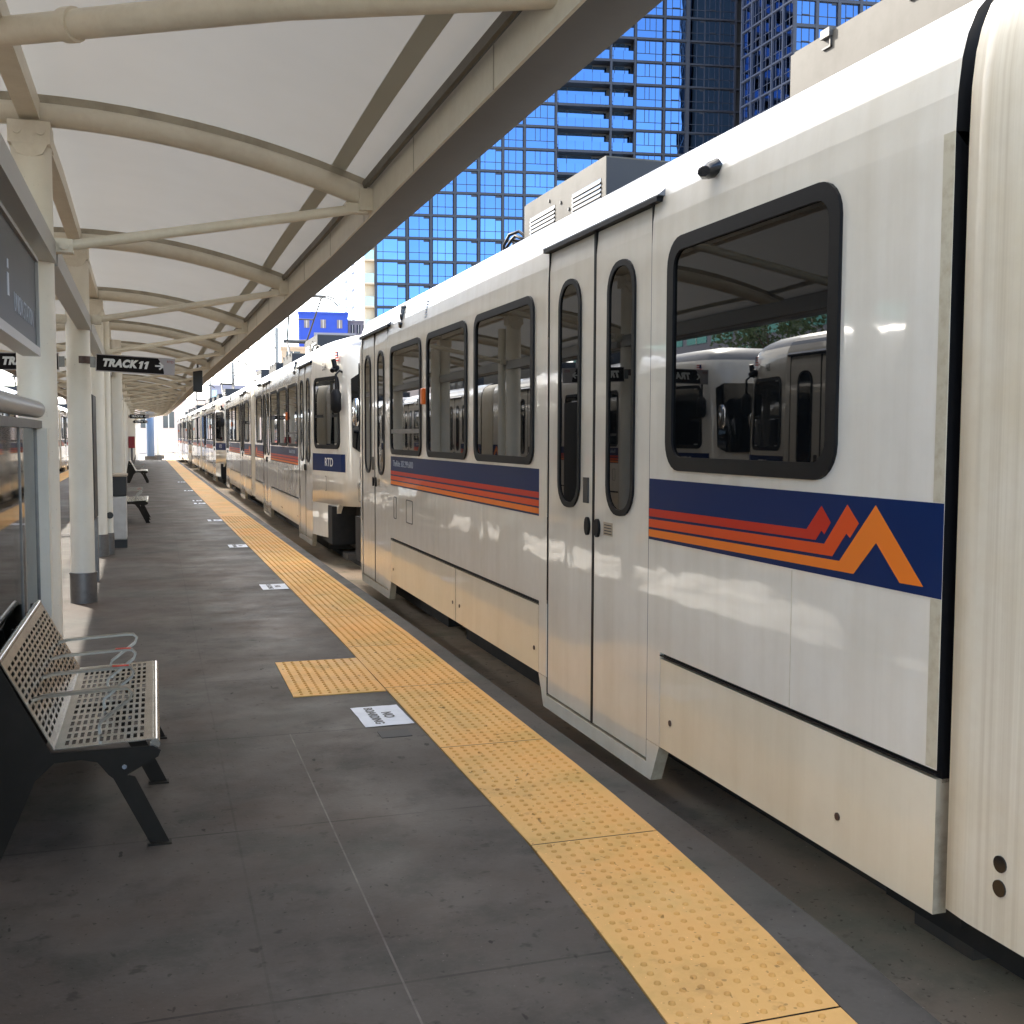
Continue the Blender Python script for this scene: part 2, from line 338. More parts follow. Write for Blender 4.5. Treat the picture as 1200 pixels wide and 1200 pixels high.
b = MB(); b.box(.812, 6.955, -.02, 1.405, 8.065, .006); domes(b.b, .82, 1.40, 6.97, 8.05, .006, 8); struct(b.build('tactile_pad', ['yellow_tile', 'dome_yellow']))
b = MB(); b.box(1.16, 5.86, -.01, 1.33, 6.0, .003); struct(b.build('floor_patch', 'asphalt'))
# track slabs on both sides
b = MB(); b.face([(1.9, -14, -.2), (9.5, -14, -.2), (9.5, 130, -.2), (0.6, 130, -.2), (.6, 60, -.2), (1.6, 30, -.2)]); struct(b.build('track_slab', 'track_concrete'))
b = MB(); b.face([(-3.2, -14, -.2), (-3.2, 60, -.2), (-2, 130, -.2), (-13.5, 130, -.2), (-13.5, -14, -.2)]); struct(b.build('track_slab', 'track_concrete'))
for xc, kk in ((3.575, 1), (-5.015, 1)):
    b = MB()
    for s_ in (-.7175, .7175):
        for a, c in ((-14, 10), (10, 40), (40, 80), (80, 128)):
            xa, xb = xc+s_+drift(max(a, 0))*.8, xc+s_+drift(max(c, 0))*.8
            b.prism([(xa-.035, a, -.2), (xa+.035, a, -.2), (xa+.035, a, -.15), (xa-.035, a, -.15)], (xb-xa, c-a, 0))
    struct(b.build('rails', 'dark_steel'))

# ------------------------------------------------------------------ light rail cars
HW = 1.325
PROF = [(0, 2.55), (.004, 2.66), (.015, 2.76), (.032, 2.83), (.062, 2.90), (.11, 2.955), (.2, 3.01), (.35, 3.07), (.75, 3.14), (HW, 3.17)]
Y0 = .55      # body end, measured from the middle of the articulation
def roof_sweep(b, ya, yb, zlow, sgn):
    """one side of the body shell between ya and yb; sgn -1 = platform side"""
    pts = [(0, z) for z in (zlow, 1.1, 2.45) if z >= zlow and zlow < 2.5] + [p for p in PROF if p[1] >= zlow - .001]
    for (i0, z0), (i1, z1) in zip(pts, pts[1:]):
        if z1 - z0 < .0005 and i0 == i1: continue
        b.face([(sgn*(HW-i0), ya, z0), (sgn*(HW-i0), yb, z0), (sgn*(HW-i1), yb, z1), (sgn*(HW-i1), ya, z1)], mi=3 if z0 > 2.88 else 0, smooth=z0 > 2.4)
DOORS = [(2.07, 3.51), (8.27, 9.72)]
WINS = [(.55, 1.88, 1.50, 2.545, .13, .062), (3.75, 5.08, 1.475, 2.53, .11, .05), (5.285, 6.57, 1.475, 2.53, .11, .05), (6.78, 8.10, 1.475, 2.53, .11, .05)]
def nose_plan():
    return [(HW, 9.83), (1.262, 10.2), (1.172, 10.7), (1.095, 11.1), (1.05, 11.24), (.98, 11.34), (.87, 11.43), (.66, 11.51), (.33, 11.57), (0, 11.59)]
def build_body(car):
    for h in (1, -1):                 # two halves
        b = MB()
        for sg in (-1, 1):            # two sides
            Y = lambda s: h*(Y0+s)
            cuts = [(0, 1.93, .64), (1.93, 2.07, .64), (2.07, 3.51, 2.76), (3.51, 3.65, .64), (3.65, 8.13, .64), (8.13, 8.27, .64), (8.27, 9.72, 2.76), (9.72, 9.83, .64)]
            for a, c, z in cuts: roof_sweep(b, Y(a), Y(c), z, sg)
            x = sg*HW; T = (-sg*.06, 0, 0)
            for d0, d1 in DOORS:
                for e0, e1, k in ((d0-.14, d0, 1), (d1, d1+(.14 if d0 < 3 else .11), -1)):
                    b.prism([(x, Y(e0), .19), (x, Y(e1), .19), (x, Y(e1), .64), (x, Y(e0), .64)], T)
                    if k == 1: q = [(x, Y(e0), .187), (x, Y(e0+.09), 0), (x, Y(e1), 0), (x, Y(e1), .187)]
                    else: q = [(x, Y(e0), .187), (x, Y(e0), 0), (x, Y(e1-.09), 0), (x, Y(e1), .187)]
                    b.prism(q, T, mi_side=1)
                b.prism([(x, Y(d0), 0), (x, Y(d1), 0), (x, Y(d1), .078), (x, Y(d0), .078)], (-sg*.07, 0, 0), mi_side=1)
                # reveal of the door opening
                b.box(min(x-sg*.005, x-sg*.08), min(Y(d0), Y(d1)), 2.745, max(x-sg*.005, x-sg*.08), max(Y(d0), Y(d1)), 2.775, 2)
            # end frame at the articulation
            ring = [(sg*(HW-i), z) for i, z in PROF]
            pts = [(sg*HW, .64), (sg*HW, 2.55)] + ring[1:]
            for (xa, za), (xb, zb) in zip(pts, pts[1:]):
                b.face([(xa, Y(0), za), (xb, Y(0), zb), (xb*.93, Y(0), zb-.09 if zb > 2.5 else zb), (xa*.93, Y(0), za-.09 if za > 2.6 else za)], mi=2)
        # cab and nose as horizontal rings
        pl = nose_plan(); lv = [(0, .68), (0, 1.1), (0, 1.9), (0, 2.45)] + PROF[:-1]
        full = [(-x, y) for x, y in pl] + [(x, y) for x, y in pl[::-1][1:]]
        rings = []
        for ins, z in lv:
            rk = max(0, z-1.25)
            rg = []
            for x, y in full:
                t = max(0, (y-10.7)/.89); k = max(0, (HW-ins*1.0)/HW)
                rg.append(b.b.verts.new((x*k, h*(Y0+y-t*(.13*rk+ins*.9+(.05 if z < .9 else 0)))-0, z)))
            rings.append(rg)
        for u, v in zip(rings, rings[1:]):
            for i in range(len(u)-1): 
                f_ = b.b.faces.new((u[i], u[i+1], v[i+1], v[i])); f_.smooth = True; f_.material_index = 3 if rings.index(u) >= 8 else 0
        b.b.faces.new(rings[-1]).material_index = 3; b.b.faces.new(rings[0])
        for sg in (-1, 1):            # cab side skirts below the nose
            x = sg*HW; Y = lambda s: h*(Y0+s)
            q = [(sg*HW, Y(9.83), .69), (sg*HW, Y(9.83), .19), (sg*1.262, Y(10.2), .19), (sg*1.185, Y(10.62), .19), (sg*1.112, Y(11.0), .69)]
            b.prism(q, (-sg*.06, 0, 0))
        b.build('body', ['car_paint', 'grimy_edge', 'black_rubber', 'roof_dimmed_paint'], car)
        tr = MB()
        for (xa, za), (xb, zb) in (((HW, .645), (HW, 1.163)), ((HW, 1.457), (HW, 2.55))):
            tr.box(-HW-.0015, min(h*(Y0+.002), h*(Y0+.05)), za, -HW+.002, max(h*(Y0+.002), h*(Y0+.05)), zb)
        tr.build('edge_trim', 'worn_trim', car)
    b = MB()
    for h in (1, -1):
        a, c = sorted((h*(Y0+.02), h*(Y0+10.9))); b.box(-1.20, a, .12, 1.20, c, .66)
        a, c = sorted((h*(Y0+9.9), h*(Y0+11.35))); b.box(-.85, a, .05, .85, c, .67)
        for s0, s1 in ((3.9, 6.3), (6.9, 9.6)):
            a, c = sorted((h*(Y0+s0), h*(Y0+s1))); b.box(-1.05, a, -.08, 1.05, c, .12)
    b.box(-1.0, -1.2, -.05, 1.0, 1.2, .5)
    b.build('underframe', 'underframe_black', car)
def bogie(car, y):
    b = MB(); b.box(-.98, y-1.35, -.02, -.84, y+1.35, .12); b.box(.84, y-1.35, -.02, .98, y+1.35, .12); b.box(-.84, y-.2, 0, .84, y+.2, .14)
    for s in (-1, 1):
        b.box(s*.9-.09, y-1.05, -.10, s*.9+.09, y-.75, -.02); b.box(s*.9-.09, y+.75, -.10, s*.9+.09, y+1.05, -.02)
    o = b.build('bogie', 'dark_steel', car)
    for yy in (y-.9, y+.9):
        w_ = MB()
        for s in (-1, 1): w_.cyl((s*.68, yy, .18), (s*.80, yy, .18), .33, 28)
        w_.cyl((-.68, yy, .18), (.68, yy, .18), .07, 10); w_.build('wheel', 'dark_steel', o)
def ring_frame(x0, x1, y0, y1, z0, z1, r, t, n=6, tb=None):
    """rounded frame standing proud: x1 is the outer face"""
    b = MB(); A = rrect(y0, y1, z0, z1, r, n); B = rrect(y0+t, y1-t, z0+(tb or t), z1-t, max(.01, r-t*.8), n); m = len(A)
    va = [b.b.verts.new((x1, y, z)) for y, z in A]; vb = [b.b.verts.new((x1, y, z)) for y, z in B]
    wa = [b.b.verts.new((x0, y, z)) for y, z in A]; wb = [b.b.verts.new((x0, y, z)) for y, z in B]
    for i in range(m):
        j = (i+1) % m
        for q in ((va[i], va[j], vb[j], vb[i]), (va[i], wa[i], wa[j], va[j]), (vb[i], vb[j], wb[j], wb[i])): b.b.faces.new(q)
    return b, B
def side_window(car, s0, s1, z0, z1, r, t, h, name='window', base=-HW, parent=None, sub='window_glass', bar=None, tb=None):
    y0, y1 = sorted((h*(Y0+s0), h*(Y0+s1)))
    b, B = ring_frame(base+.004, base-.014, y0, y1, z0, z1, r, t, tb=tb)
    fr = b.build(name, 'black_rubber', car)
    g_ = MB(); g_.face([(base-.003, y, z) for y, z in B]); g_.build(sub, 'car_glass', fr)
    if bar:
        k = MB(); k.box(base-.010, y0+t, bar-.02, base-.004, y1-t, bar+.02); k.build('sash_bar', 'zinc', fr)
    return fr
def make_car():
    car = empty('light_rail_car')
    build_body(car)
    for y in (7.6, 0, -7.6): bogie(car, y)
    for h in (1, -1):
        Y = lambda s: h*(Y0+s)
        yb = lambda a, c: sorted((Y(a), Y(c)))
        for sg in (-1, 1):
            for s0, s1 in ((.0, 1.925), (3.655, 5.625), (5.64, 8.125)):
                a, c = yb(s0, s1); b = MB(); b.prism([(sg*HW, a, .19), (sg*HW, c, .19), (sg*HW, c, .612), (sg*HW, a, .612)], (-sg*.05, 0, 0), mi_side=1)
                k = b.build('skirt_panel', ['skirt_bounce_paint', 'grimy_edge'], car)
                if sg < 0:
                    b = MB()
                    for q in (s0+(.5 if s0 < 1 else .08), s1-.11): b.cyl((-HW+.001, Y(q), .33), (-HW-.004, Y(q), .33), .014, 12)
                    b.build('skirt_bolt', 'brown', k)
        # platform side details
        for i, (s0, s1, z0, z1, r, t) in enumerate(WINS):
            side_window(car, s0, s1, z0, z1, r, t, h, bar=1.70 if i == 3 else None)
            a, c = yb(s0, s1)
            far = MB(); far.prism([(HW+.004, y, z) for y, z in rrect(a, c, z0, z1, r)], (-.003, 0, 0)); far.build('window', 'car_glass', car)
        for di, (d0, d1) in enumerate(DOORS):
            mid = (d0+d1)/2
            seal = MB()
            for q0, q1 in ((d0, d0+.014), (mid-.014, mid+.014), (d1-.008, d1)):
                a, c = yb(q0, q1); seal.box(-HW+.0045, a, .085, -HW+.03, c, 2.745)
            a, c = yb(d0, d1); seal.box(-HW+.03, a, .02, -HW+.05, c, 2.77); fs = MB(); fs.box(HW-.05, a, .02, HW-.008, c, 2.77); fs.build('door', 'car_paint', car)
            seal.build('door_seal', 'black_rubber', car)
            for li, (q0, q1) in enumerate(((d0+.016, mid-.016), (mid+.016, d1-.010))):
                a, c = yb(q0, q1); b = MB(); b.prism([(-HW+.007, a, .092), (-HW+.007, c, .092), (-HW+.007, c, 2.62), (-HW+.007, a, 2.62)], (.022, 0, 0))
                b.prism([(-HW+.007, a, 2.62), (-HW+.029, a, 2.62), (-HW+.037, a, 2.738), (-HW+.018, a, 2.738)], (0, c-a, 0))
                leaf = b.build('door', 'car_paint', car)
                m_ = (q0+q1)/2 + (.01 if li else -.01)*0
                side_window(leaf, m_-.172, m_+.172, 1.25, 2.54, .15, .026, h, 'door_window', -HW+.007, sub=None or 'door_window_glass') if False else None
                y0, y1 = sorted((Y(m_-.172), Y(m_+.172)))
                fb, B = ring_frame(-HW+.009, -HW-.005, y0, y1, 1.25, 2.54, .15, .03)
                fb.face([(-HW+.002, y, z) for y, z in B], mi=1); fb.build('door_window', ['black_rubber', 'car_glass'], leaf)
                nb = MB(); e_ = q1-.055 if li == 0 else q0+.055
                nb.tube([(-HW+.008, Y(e_), 1.165), (-HW-.008, Y(e_), 1.165)], .05, 16, flat=.62); nb.build('push_button', 'black_rubber', leaf)
                if li == 1:
                    pb = MB(); pb.box(-HW-.003, min(Y(q0+.05), Y(q0+.115)), 1.29, -HW+.008, max(Y(q0+.05), Y(q0+.115)), 1.43); pb.build('lock_plate', 'dark_steel', leaf)
                else:
                    a2, c2 = yb(q1-.25, q1-.13); pb = MB(); pb.box(-HW+.0045, a2, 1.135, -HW+.008, c2, 1.205, 0)
                    for zz in (1.19, 1.175, 1.16, 1.145): pb.box(-HW+.004, a2+.01, zz-.003, -HW+.0046, c2-.012, zz+.002, 1)
                    pb.build('notice_sticker', ['beige_wall', 'black_print'], leaf)
            a, c = yb(d0-.1, d1+.06); dr = MB(); dr.prism([(-HW+.015, a, 2.765), (-HW-.016, a, 2.765), (-HW-.016, a, 2.772), (-HW+.018, a, 2.80)], (0, c-a, 0))
            dr.build('drip_rail', 'roof_dimmed_paint', car)
            dk = MB(); dk.box(-HW-.018, a+.02, 2.742, -HW+.02, c-.02, 2.764); dk.build('door_track', 'black_rubber', car)
        pj = MB()
        for q in (.82, 4.9, 6.3): a = Y(q); pj.box(-HW-.0012, a-.0012, .645, -HW+.002, a+.0012, 1.16)
        pj.build('panel_joint', 'worn_trim', car)
        # dark groove above the skirts
        gr = MB()
        for s0, s1 in ((0, 1.93), (3.65, 8.13)):
            a, c = yb(s0, s1); gr.box(-HW+.02, a, .60, -HW+.05, c, .66); gr.box(-HW-.003, a, .624, -HW+.01, c, .630)
        gr.build('skirt_groove', 'black_rubber', car)
        # livery
        for s0, s1, logo in ((.0, 2.066, True), (3.655, 8.12, False)):
            a, c = yb(s0+.002, s1); pn = MB(); pn.box(-HW-.0015, a, 1.165, -HW+.002, c, 1.455); band = pn.build('livery_band', 'navy', car)
            x = -HW-.003
            def poly(pts, m_):
                q = MB(); q.prism([(x, Y(p), z) for p, z in pts], (.0012, 0, 0)); q.build('stripe', m_, band)
            if logo:
                S = lambda P: [(p-2.73, z) for p, z in P]
                poly(S([(4.795, 1.312), (3.457, 1.320), (3.366, 1.410), (3.308, 1.355), (3.345, 1.311), (3.363, 1.323), (3.399, 1.286), (4.795, 1.275)]), 'red_stripe')
                poly(S([(4.795, 1.262), (3.344, 1.277), (3.213, 1.423), (3.147, 1.364), (3.194, 1.311), (3.215, 1.325), (3.295, 1.238), (4.795, 1.224)]), 'vermilion_stripe')
                poly(S([(4.795, 1.213), (3.252, 1.226), (3.058, 1.430), (2.814, 1.193), (2.926, 1.191), (3.051, 1.308), (3.17, 1.191), (4.795, 1.178)]), 'orange_stripe')
            else:
                for z0, z1, m_ in ((1.276, 1.312, 'red_stripe'), (1.224, 1.262, 'vermilion_stripe'), (1.178, 1.213, 'orange_stripe')): poly([(s0, z0), (s0, z1), (s1, z1), (s1, z0)], m_)
                rot = (R(90), 0, R(-90)); yt = Y(8.0) if h > 0 else Y(6.85)
                text_mesh('phone_text', 'TheRide 303.299.6000', .085, 'grey_print', band, (-HW-.003, yt, 1.385), rot, spacing=1.02, sx=1.12)
        hat = MB()      # small hatches near the end door
        for s0, s1 in ((7.86, 7.98), (7.15, 7.42)):
            fb, B = ring_frame(-HW+.002, -HW-.003, *yb(s0, s1), .84, 1.06, .02, .008, 3); fb.build('hatch', 'dark_steel', car)
        b = MB(); b.box(-HW-.035, min(Y(6.63), Y(6.70)), 1.93, -HW+.002, max(Y(6.63), Y(6.70)), 2.07); b.build('marker_light', 'amber', car, bevel=.01)
        b = MB()        # three stacked indicator domes
        for k in range(3): b.tube([(-HW+.03+.012*k, Y(7.66), 2.715+.075*k), (-HW-.012+.012*k, Y(7.66), 2.712+.075*k)], [.042, .03], 14, mi=0)
        b.box(-HW+.01, min(Y(7.62), Y(7.70)), 2.66, -HW+.05, max(Y(7.62), Y(7.70)), 2.86); b.build('indicator_cluster', 'lens_black', car)
        b = MB()
        for k in range(7): b.box(-HW-.001+.003*k, min(Y(6.62), Y(6.68)), 2.68+.022*k, -HW+.03+.003*k, max(Y(6.62), Y(6.68)), 2.688+.022*k)
        b.build('vent', 'grey_print', car)
        b = MB(); b.tube([(-HW+.02, Y(1.49), 2.785), (-HW-.03, Y(1.49), 2.765), (-HW-.055, Y(1.46), 2.755)], [.040, .036, .022], 8, flat=1.3); b.build('side_camera', 'lens_black', car)
        # roof equipment
        def roof_unit(s0, s1, z1, grilles=True):
            a, c = yb(s0, s1); b = MB(); b.box(-.672, a+.004, 3.05, .672, c-.004, z1-.004, 1); b.box(-.68, a, 3.05, -.6735, c, z1, 0); b.box(.6735, a, 3.05, .68, c, z1, 0)
            b.box(-.6735, a+.02, z1-.003, .6735, c-.02, z1+.01, 0)
            o = b.build('roof_unit', ['roof_unit', 'roof_unit_shaded'], car)  # end faces get a dark material that paints in their shade
            if grilles:
                for p, q in ((.08, .62), (.98, 1.55)):
                    g_ = MB(); y0, y1 = yb(s0+p, s0+q); g_.box(-.683, y0, 3.08, -.6805, y1, 3.39, 0)
                    for k in range(10): g_.prism([(-.684, y0, 3.095+k*.03), (-.684, y1, 3.095+k*.03), (-.692, y1, 3.085+k*.03), (-.692, y0, 3.085+k*.03)], (0, 0, .003), 1)
                    g_.build('grille', ['lens_black', 'dark_steel'], o)
                g_ = MB()
                for p, z in ((.85, 3.38), (.86, 3.24), (.9, 3.15), (.68, 3.3), (1.1, 3.44)): g_.cyl((-.679, Y(s0+p), z), (-.69, Y(s0+p), z), .014, 8)
                g_.build('fastener', 'dark_steel', o)
            else:
                for p in (.15, .75, 1.35):
                    if s0+p < s1-.1:
                        g_ = MB(); y0, y1 = yb(s0+p, s0+p+.07); g_.box(-.70, y0, z1-.02, -.68, y1, z1+.018); g_.box(-.69, y0+.005, z1-.065, -.681, y0+.013, z1-.02); g_.box(-.69, y0+.005, z1-.065, -.681, y1, z1-.057); g_.build('latch', 'dark_steel', o)
            return o
        roof_unit(4.18, 5.88, 3.515); roof_unit(.25, 1.94, 3.45, False)
        hs = MB()
        for k in range(3):
            y_ = 6.05+.09*k; hs.tube([(-.78+.05*k, Y(y_), 3.10), (-.80+.05*k, Y(y_+.01), 3.22), (-.76+.05*k, Y(y_-.02), 3.31-.02*k), (-.70, Y(y_-.09), 3.33-.02*k), (-.66, Y(y_-.17), 3.27), (-.64, Y(y_-.2), 3.16)], .014, 8)
        hs.build('roof_hose', 'black_rubber', car)
        # cab: window, panel, front
        def cx(s): return -interp(s, [(9.83, HW), (10.2, 1.262), (10.7, 1.172), (11.1, 1.095), (11.24, 1.05)])
        a0, a1 = 9.96, 11.06
        fr = MB(); A = rrect(a0, a1, 1.47, 2.50, .13); 
        def on(s, z, off):
            t_ = max(0, (s-10.7)/.89); return (cx(s)-off, h*(Y0+s-t_*.13*max(0, z-1.25)), z)
        Bq = rrect(a0+.05, a1-.05, 1.53, 2.45, .09); n = len(A)
        va = [fr.b.verts.new(on(s, z, .016)) for s, z in A]; vb = [fr.b.verts.new(on(s, z, .016)) for s, z in Bq]; wa = [fr.b.verts.new(on(s, z, -.02)) for s, z in A]; wb = [fr.b.verts.new(on(s, z, -.02)) for s, z in Bq]
        for i in range(n):
            j = (i+1) % n
            for q in ((va[i], va[j], vb[j], vb[i]), (va[i], wa[i], wa[j], va[j]), (vb[i], vb[j], wb[j], wb[i])): fr.b.faces.new(q)
        fo = fr.build('cab_window', 'black_rubber', car)
        gl = MB()
        N_ = 6
        for i in range(N_):
            sa, sb = a0+.04+(a1-a0-.08)*i/N_, a0+.04+(a1-a0-.08)*(i+1)/N_
            e_ = .03 if i in (0, N_-1) else 0
            gl.face([on(sa, 1.52+e_, .007), on(sb, 1.52+e_, .007), on(sb, 2.46-e_, .007), on(sa, 2.46-e_, .007)])
        gl.build('cab_window_glass', 'car_glass', fo)
        bb = MB(); bb.prism([on(a0+.04, 1.92, .012), on(a1-.04, 1.92, .012), on(a1-.04, 1.96, .012), on(a0+.04, 1.96, .012)], (.004, 0, 0)); bb.build('cab_window_bar', 'black_rubber', fo)
        pn = MB()
        ss = [9.86, 10.2, 10.7, 11.1, 11.22]
        for sa, sb in zip(ss, ss[1:]): pn.face([on(sa, 1.15, .004), on(sb, 1.15, .004), on(sb, 1.40, .004), on(sa, 1.40, .004)])
        cp = pn.build('cab_band', 'navy', car)
        ang = math.atan2(.09, .5)
        text_mesh('logo_text', 'RTD', .17, 'white_print', cp, on(10.62, 1.275, .012), (R(90), 0, R(-90)-h*ang), 'CENTER', offset=.002, sx=1.1)
        nt_ = text_mesh('fleet_number', '334', .15, 'black_print', car, on(10.45, 2.64, .012), (R(90), 0, R(-90)-h*ang), 'CENTER', sx=.8)
        fl = MB()
        for k in range(7): fl.prism([on(10.93, 2.70+.018*k, .008), on(11.08, 2.70+.018*k, .012), on(11.08, 2.718+.018*k, .012), on(10.93, 2.718+.018*k, .008)], (.002, 0, 0), 0 if k % 2 == 0 else 1)
        fl.prism([on(11.02, 2.76, .012), on(11.08, 2.76, .014), on(11.08, 2.826, .014), on(11.02, 2.826, .012)], (.002, 0, 0), 2)
        fl.build('flag_sticker', ['red_stripe', 'white_print', 'navy'], car)
        hb, _ = ring_frame(0, -.004, min(Y(10.35), Y(10.52)), max(Y(10.35), Y(10.52)), .86, 1.08, .02, .008, 3)
        o = hb.build('hatch', 'dark_steel', car); o.location = (cx(10.43), 0, 0)
        mi_ = MB(); mx_, my_ = -1.12, Y(11.22)
        mi_.tube([(-1.02, Y(11.05), 2.52), (-1.12, Y(11.10), 2.56), (-1.17, Y(11.14), 2.50), (-1.17, Y(11.14), 2.28)], .016, 8)
        mi_.tube([(-1.17, Y(11.13), 2.30), (-1.17, Y(11.13), 2.24), (-1.17, Y(11.13), 2.02), (-1.17, Y(11.13), 1.97)], [.04, .075, .075, .04], 14)
        mi_.build('side_mirror', 'black_rubber', car)
        hn = MB(); hn.tube([(-1.06, Y(10.95), 2.58), (-1.16, Y(10.95), 2.60), (-1.20, Y(11.0), 2.56)], [.05, .055, .035], 10); hn.tube([(-1.16, Y(11.0), 2.62), (-1.18, Y(10.99), 2.72)], .035, 10); hn.build('horn', 'black_rubber', car)
        # front: windshield, headlights, coupler
        def fp(x, z, off):
            y = interp(-abs(x), [(-1.05, 11.24), (-.98, 11.34), (-.87, 11.43), (-.66, 11.51), (-.33, 11.57), (0, 11.59)]); t_ = (y-10.7)/.89
            return (x, h*(Y0+y-t_*.13*max(0, z-1.25)+off), z)
        ws = MB(); xs = [-.98, -.87, -.66, -.33, 0, .33, .66, .87, .98]
        for xa, xb in zip(xs, xs[1:]):
            ea = .08 if abs(xa) > .95 else 0; eb = .08 if abs(xb) > .95 else 0
            ws.face([fp(xa, 1.42+ea, .012), fp(xb, 1.42+eb, .012), fp(xb, 2.52-eb, .012), fp(xa, 2.52-ea, .012)], 0)
        ws.build('windshield', 'car_glass', car)
        for sx_ in (-1, 1):
            hl = MB(); p = fp(sx_*.82, .98, .0); hl.tube([(p[0], p[1]-h*.06, p[2]), (p[0], p[1]+h*.03, p[2])], [.11, .10], 18); hl.build('headlight', 'chrome', car)
            mr_ = MB(); p = fp(sx_*.93, 2.0, .06); mr_.tube([(p[0], p[1], 2.17), (p[0], p[1], 2.10), (p[0], p[1], 1.86), (p[0], p[1], 1.79)], [.03, .06, .06, .03], 12); mr_.build('front_mirror', 'chrome', car)
        bp = MB(); bp.box(-.85, min(Y(11.2), Y(11.66)), .69, .85, max(Y(11.2), Y(11.66)), .84); bp.build('bumper', 'grey_beam', car, bevel=.02)
        cpl = MB(); cpl.tube([(0, Y(11.0), .42), (0, Y(11.95), .42)], .09, 10); cpl.box(-.16, min(Y(11.85), Y(12.15)), .28, .16, max(Y(11.85), Y(12.15)), .56); cpl.box(-1.05, min(Y(10.9), Y(11.3)), -.06, .95, max(Y(10.9), Y(11.3)), .02)
        cpl.build('coupler', 'dark_steel', car)
    # articulation
    b = MB(); prof = [(HW-.09, .25), (HW-.09, 2.55)] + [(HW-.09-i, z-.09) for i, z in PROF[1:]]
    for sg in (-1, 1):
        for k in range(10):
            ya, yb_ = -.55+.11*k, -.55+.11*(k+1); o1, o2 = (.0, .03) if k % 2 else (.03, .0)
            for (xa, za), (xb, zb) in zip(prof, prof[1:]):
                b.face([(sg*(max(xa, 0)-o1), ya, za), (sg*(max(xa, 0)-o2), yb_, za), (sg*(max(xb-o2, 0)), yb_, zb), (sg*(max(xb-o1, 0)), ya, zb)])
    b.build('bellows', 'black_rubber', car)
    for sg in (-1, 1):
        b = MB(); pr = [(HW+.004, .23), (HW+.004, 1.2), (HW+.004, 2.5)] + [(HW+.004-i, z) for i, z in PROF[1:7]]
        cols = [(-.512, .035), (-.50, .010), (-.40, 0), (0, 0), (.40, 0), (.50, .010), (.512, .035)]
        for (ya, oa), (yb_, ob) in zip(cols, cols[1:]):
            for (xa, za), (xb, zb) in zip(pr, pr[1:]):
                b.face([(sg*(xa-oa), ya, za), (sg*(xa-ob), yb_, za), (sg*(xb-ob), yb_, zb), (sg*(xb-oa), ya, zb)], smooth=True)
        bmesh.ops.remove_doubles(b.b, verts=b.b.verts[:], dist=.0005)
        o = b.build('articulation_cover', 'cover_paint', car)
        if sg < 0:
            k = MB()
            for z in (.385, .455): k.cyl((-HW-.003, .27, z), (-HW-.009, .27, z), .024, 16)
            k.build('cover_hole', 'lens_black', o)
    # pantograph over the articulation of the second half
    pg = MB(); py = .9
    pg.box(-.6, py-.5, 3.22, -.5, py+.5, 3.28); pg.box(.5, py-.5, 3.22, .6, py+.5, 3.28); pg.box(-.6, py-.5, 3.22, .6, py-.42, 3.28); pg.box(-.6, py+.42, 3.22, .6, py+.5, 3.28)
    for sx_ in (-.45, .45): pg.cyl((sx_, py-.45, 3.14), (sx_, py-.45, 3.24), .04, 8); pg.cyl((sx_, py+.45, 3.14), (sx_, py+.45, 3.24), .04, 8)
    for sx_ in (-.28, .28): pg.tube([(sx_, py-.3, 3.27), (sx_*.9, py+1.25, 4.10)], .035, 8)
    pg.tube([(-.34, py+1.25, 4.10), (.34, py+1.25, 4.10)], .05, 8)
    for sx_ in (-.25, .25): pg.tube([(sx_, py+1.25, 4.10), (sx_*1.5, py-.55, 5.0)], .022, 8)
    pg.tube([(-.32, py+.3, 4.58), (.32, py+.3, 4.58)], .018, 6)
    po = pg.build('pantograph', 'dark_steel', car)
    hd = MB()
    for dy in (-.15, .15): hd.tube([(-.82, py-.55+dy, 4.86), (-.68, py-.55+dy, 5.0), (-.5, py-.55+dy, 5.06), (.5, py-.55+dy, 5.06), (.68, py-.55+dy, 5.0), (.82, py-.55+dy, 4.86)], .02, 6)
    hd.box(-.4, py-.72, 4.99, -.36, py-.38, 5.03); hd.box(.36, py-.72, 4.99, .40, py-.38, 5.03); hd.build('pantograph_head', 'dark_steel', po)
    return car
car0 = make_car()
GR = 'light rail cars at the platform'
car0.location = (3.575, 2.18, 0)
# the car nearest the camera carries no pantograph in view
tag(car0, 'nearest white light rail car with big side window and orange mountain stripes beside the platform', 'light rail car', 'light rail cars coupled along the right track')
spots = [(3.575, 26.98, 0.0, 'white light rail car numbered 334 coupled behind the nearest car, navy cab panel showing'),
         (3.36, 51.78, .5, 'third white light rail car from the camera on the right track'),
         (3.13, 76.5, .5, 'farthest white light rail car on the right track, at the platform end')]
for x, y, a, lb in spots:
    c = copy_tree(car0); c.location = (x, y, 0); c.rotation_euler = (0, 0, R(a)); c['label'] = lb; c['group'] = 'light rail cars coupled along the right track'
lsp = [(-5.02, 2.8, 0, 'white light rail car nearest the camera on the left track across the platform'),
       (-5.10, 27.6, .3, 'second white light rail car on the left track, seen past the windscreen glass'),
       (-5.25, 52.4, .5, 'third white light rail car on the left track, seen between the columns'),
       (-5.5, 77.2, .5, 'last white light rail car on the left track, at the far end')]
for x, y, a, lb in lsp:
    c = copy_tree(car0); c.location = (x, y, 0); c.rotation_euler = (0, 0, R(180+a)); c['label'] = lb; c['group'] = 'light rail cars coupled along the left track'
# the leading car shows no pantograph above its roof: remove it there
for ch in kids(car0):
    if ch.name.startswith('pantograph'):
        for s_ in kids(ch): bpy.data.objects.remove(s_)
        bpy.data.objects.remove(ch)
    elif ch.name.startswith(('fleet_number', 'flag_sticker', 'side_mirror', 'front_mirror', 'horn')): bpy.data.objects.remove(ch)

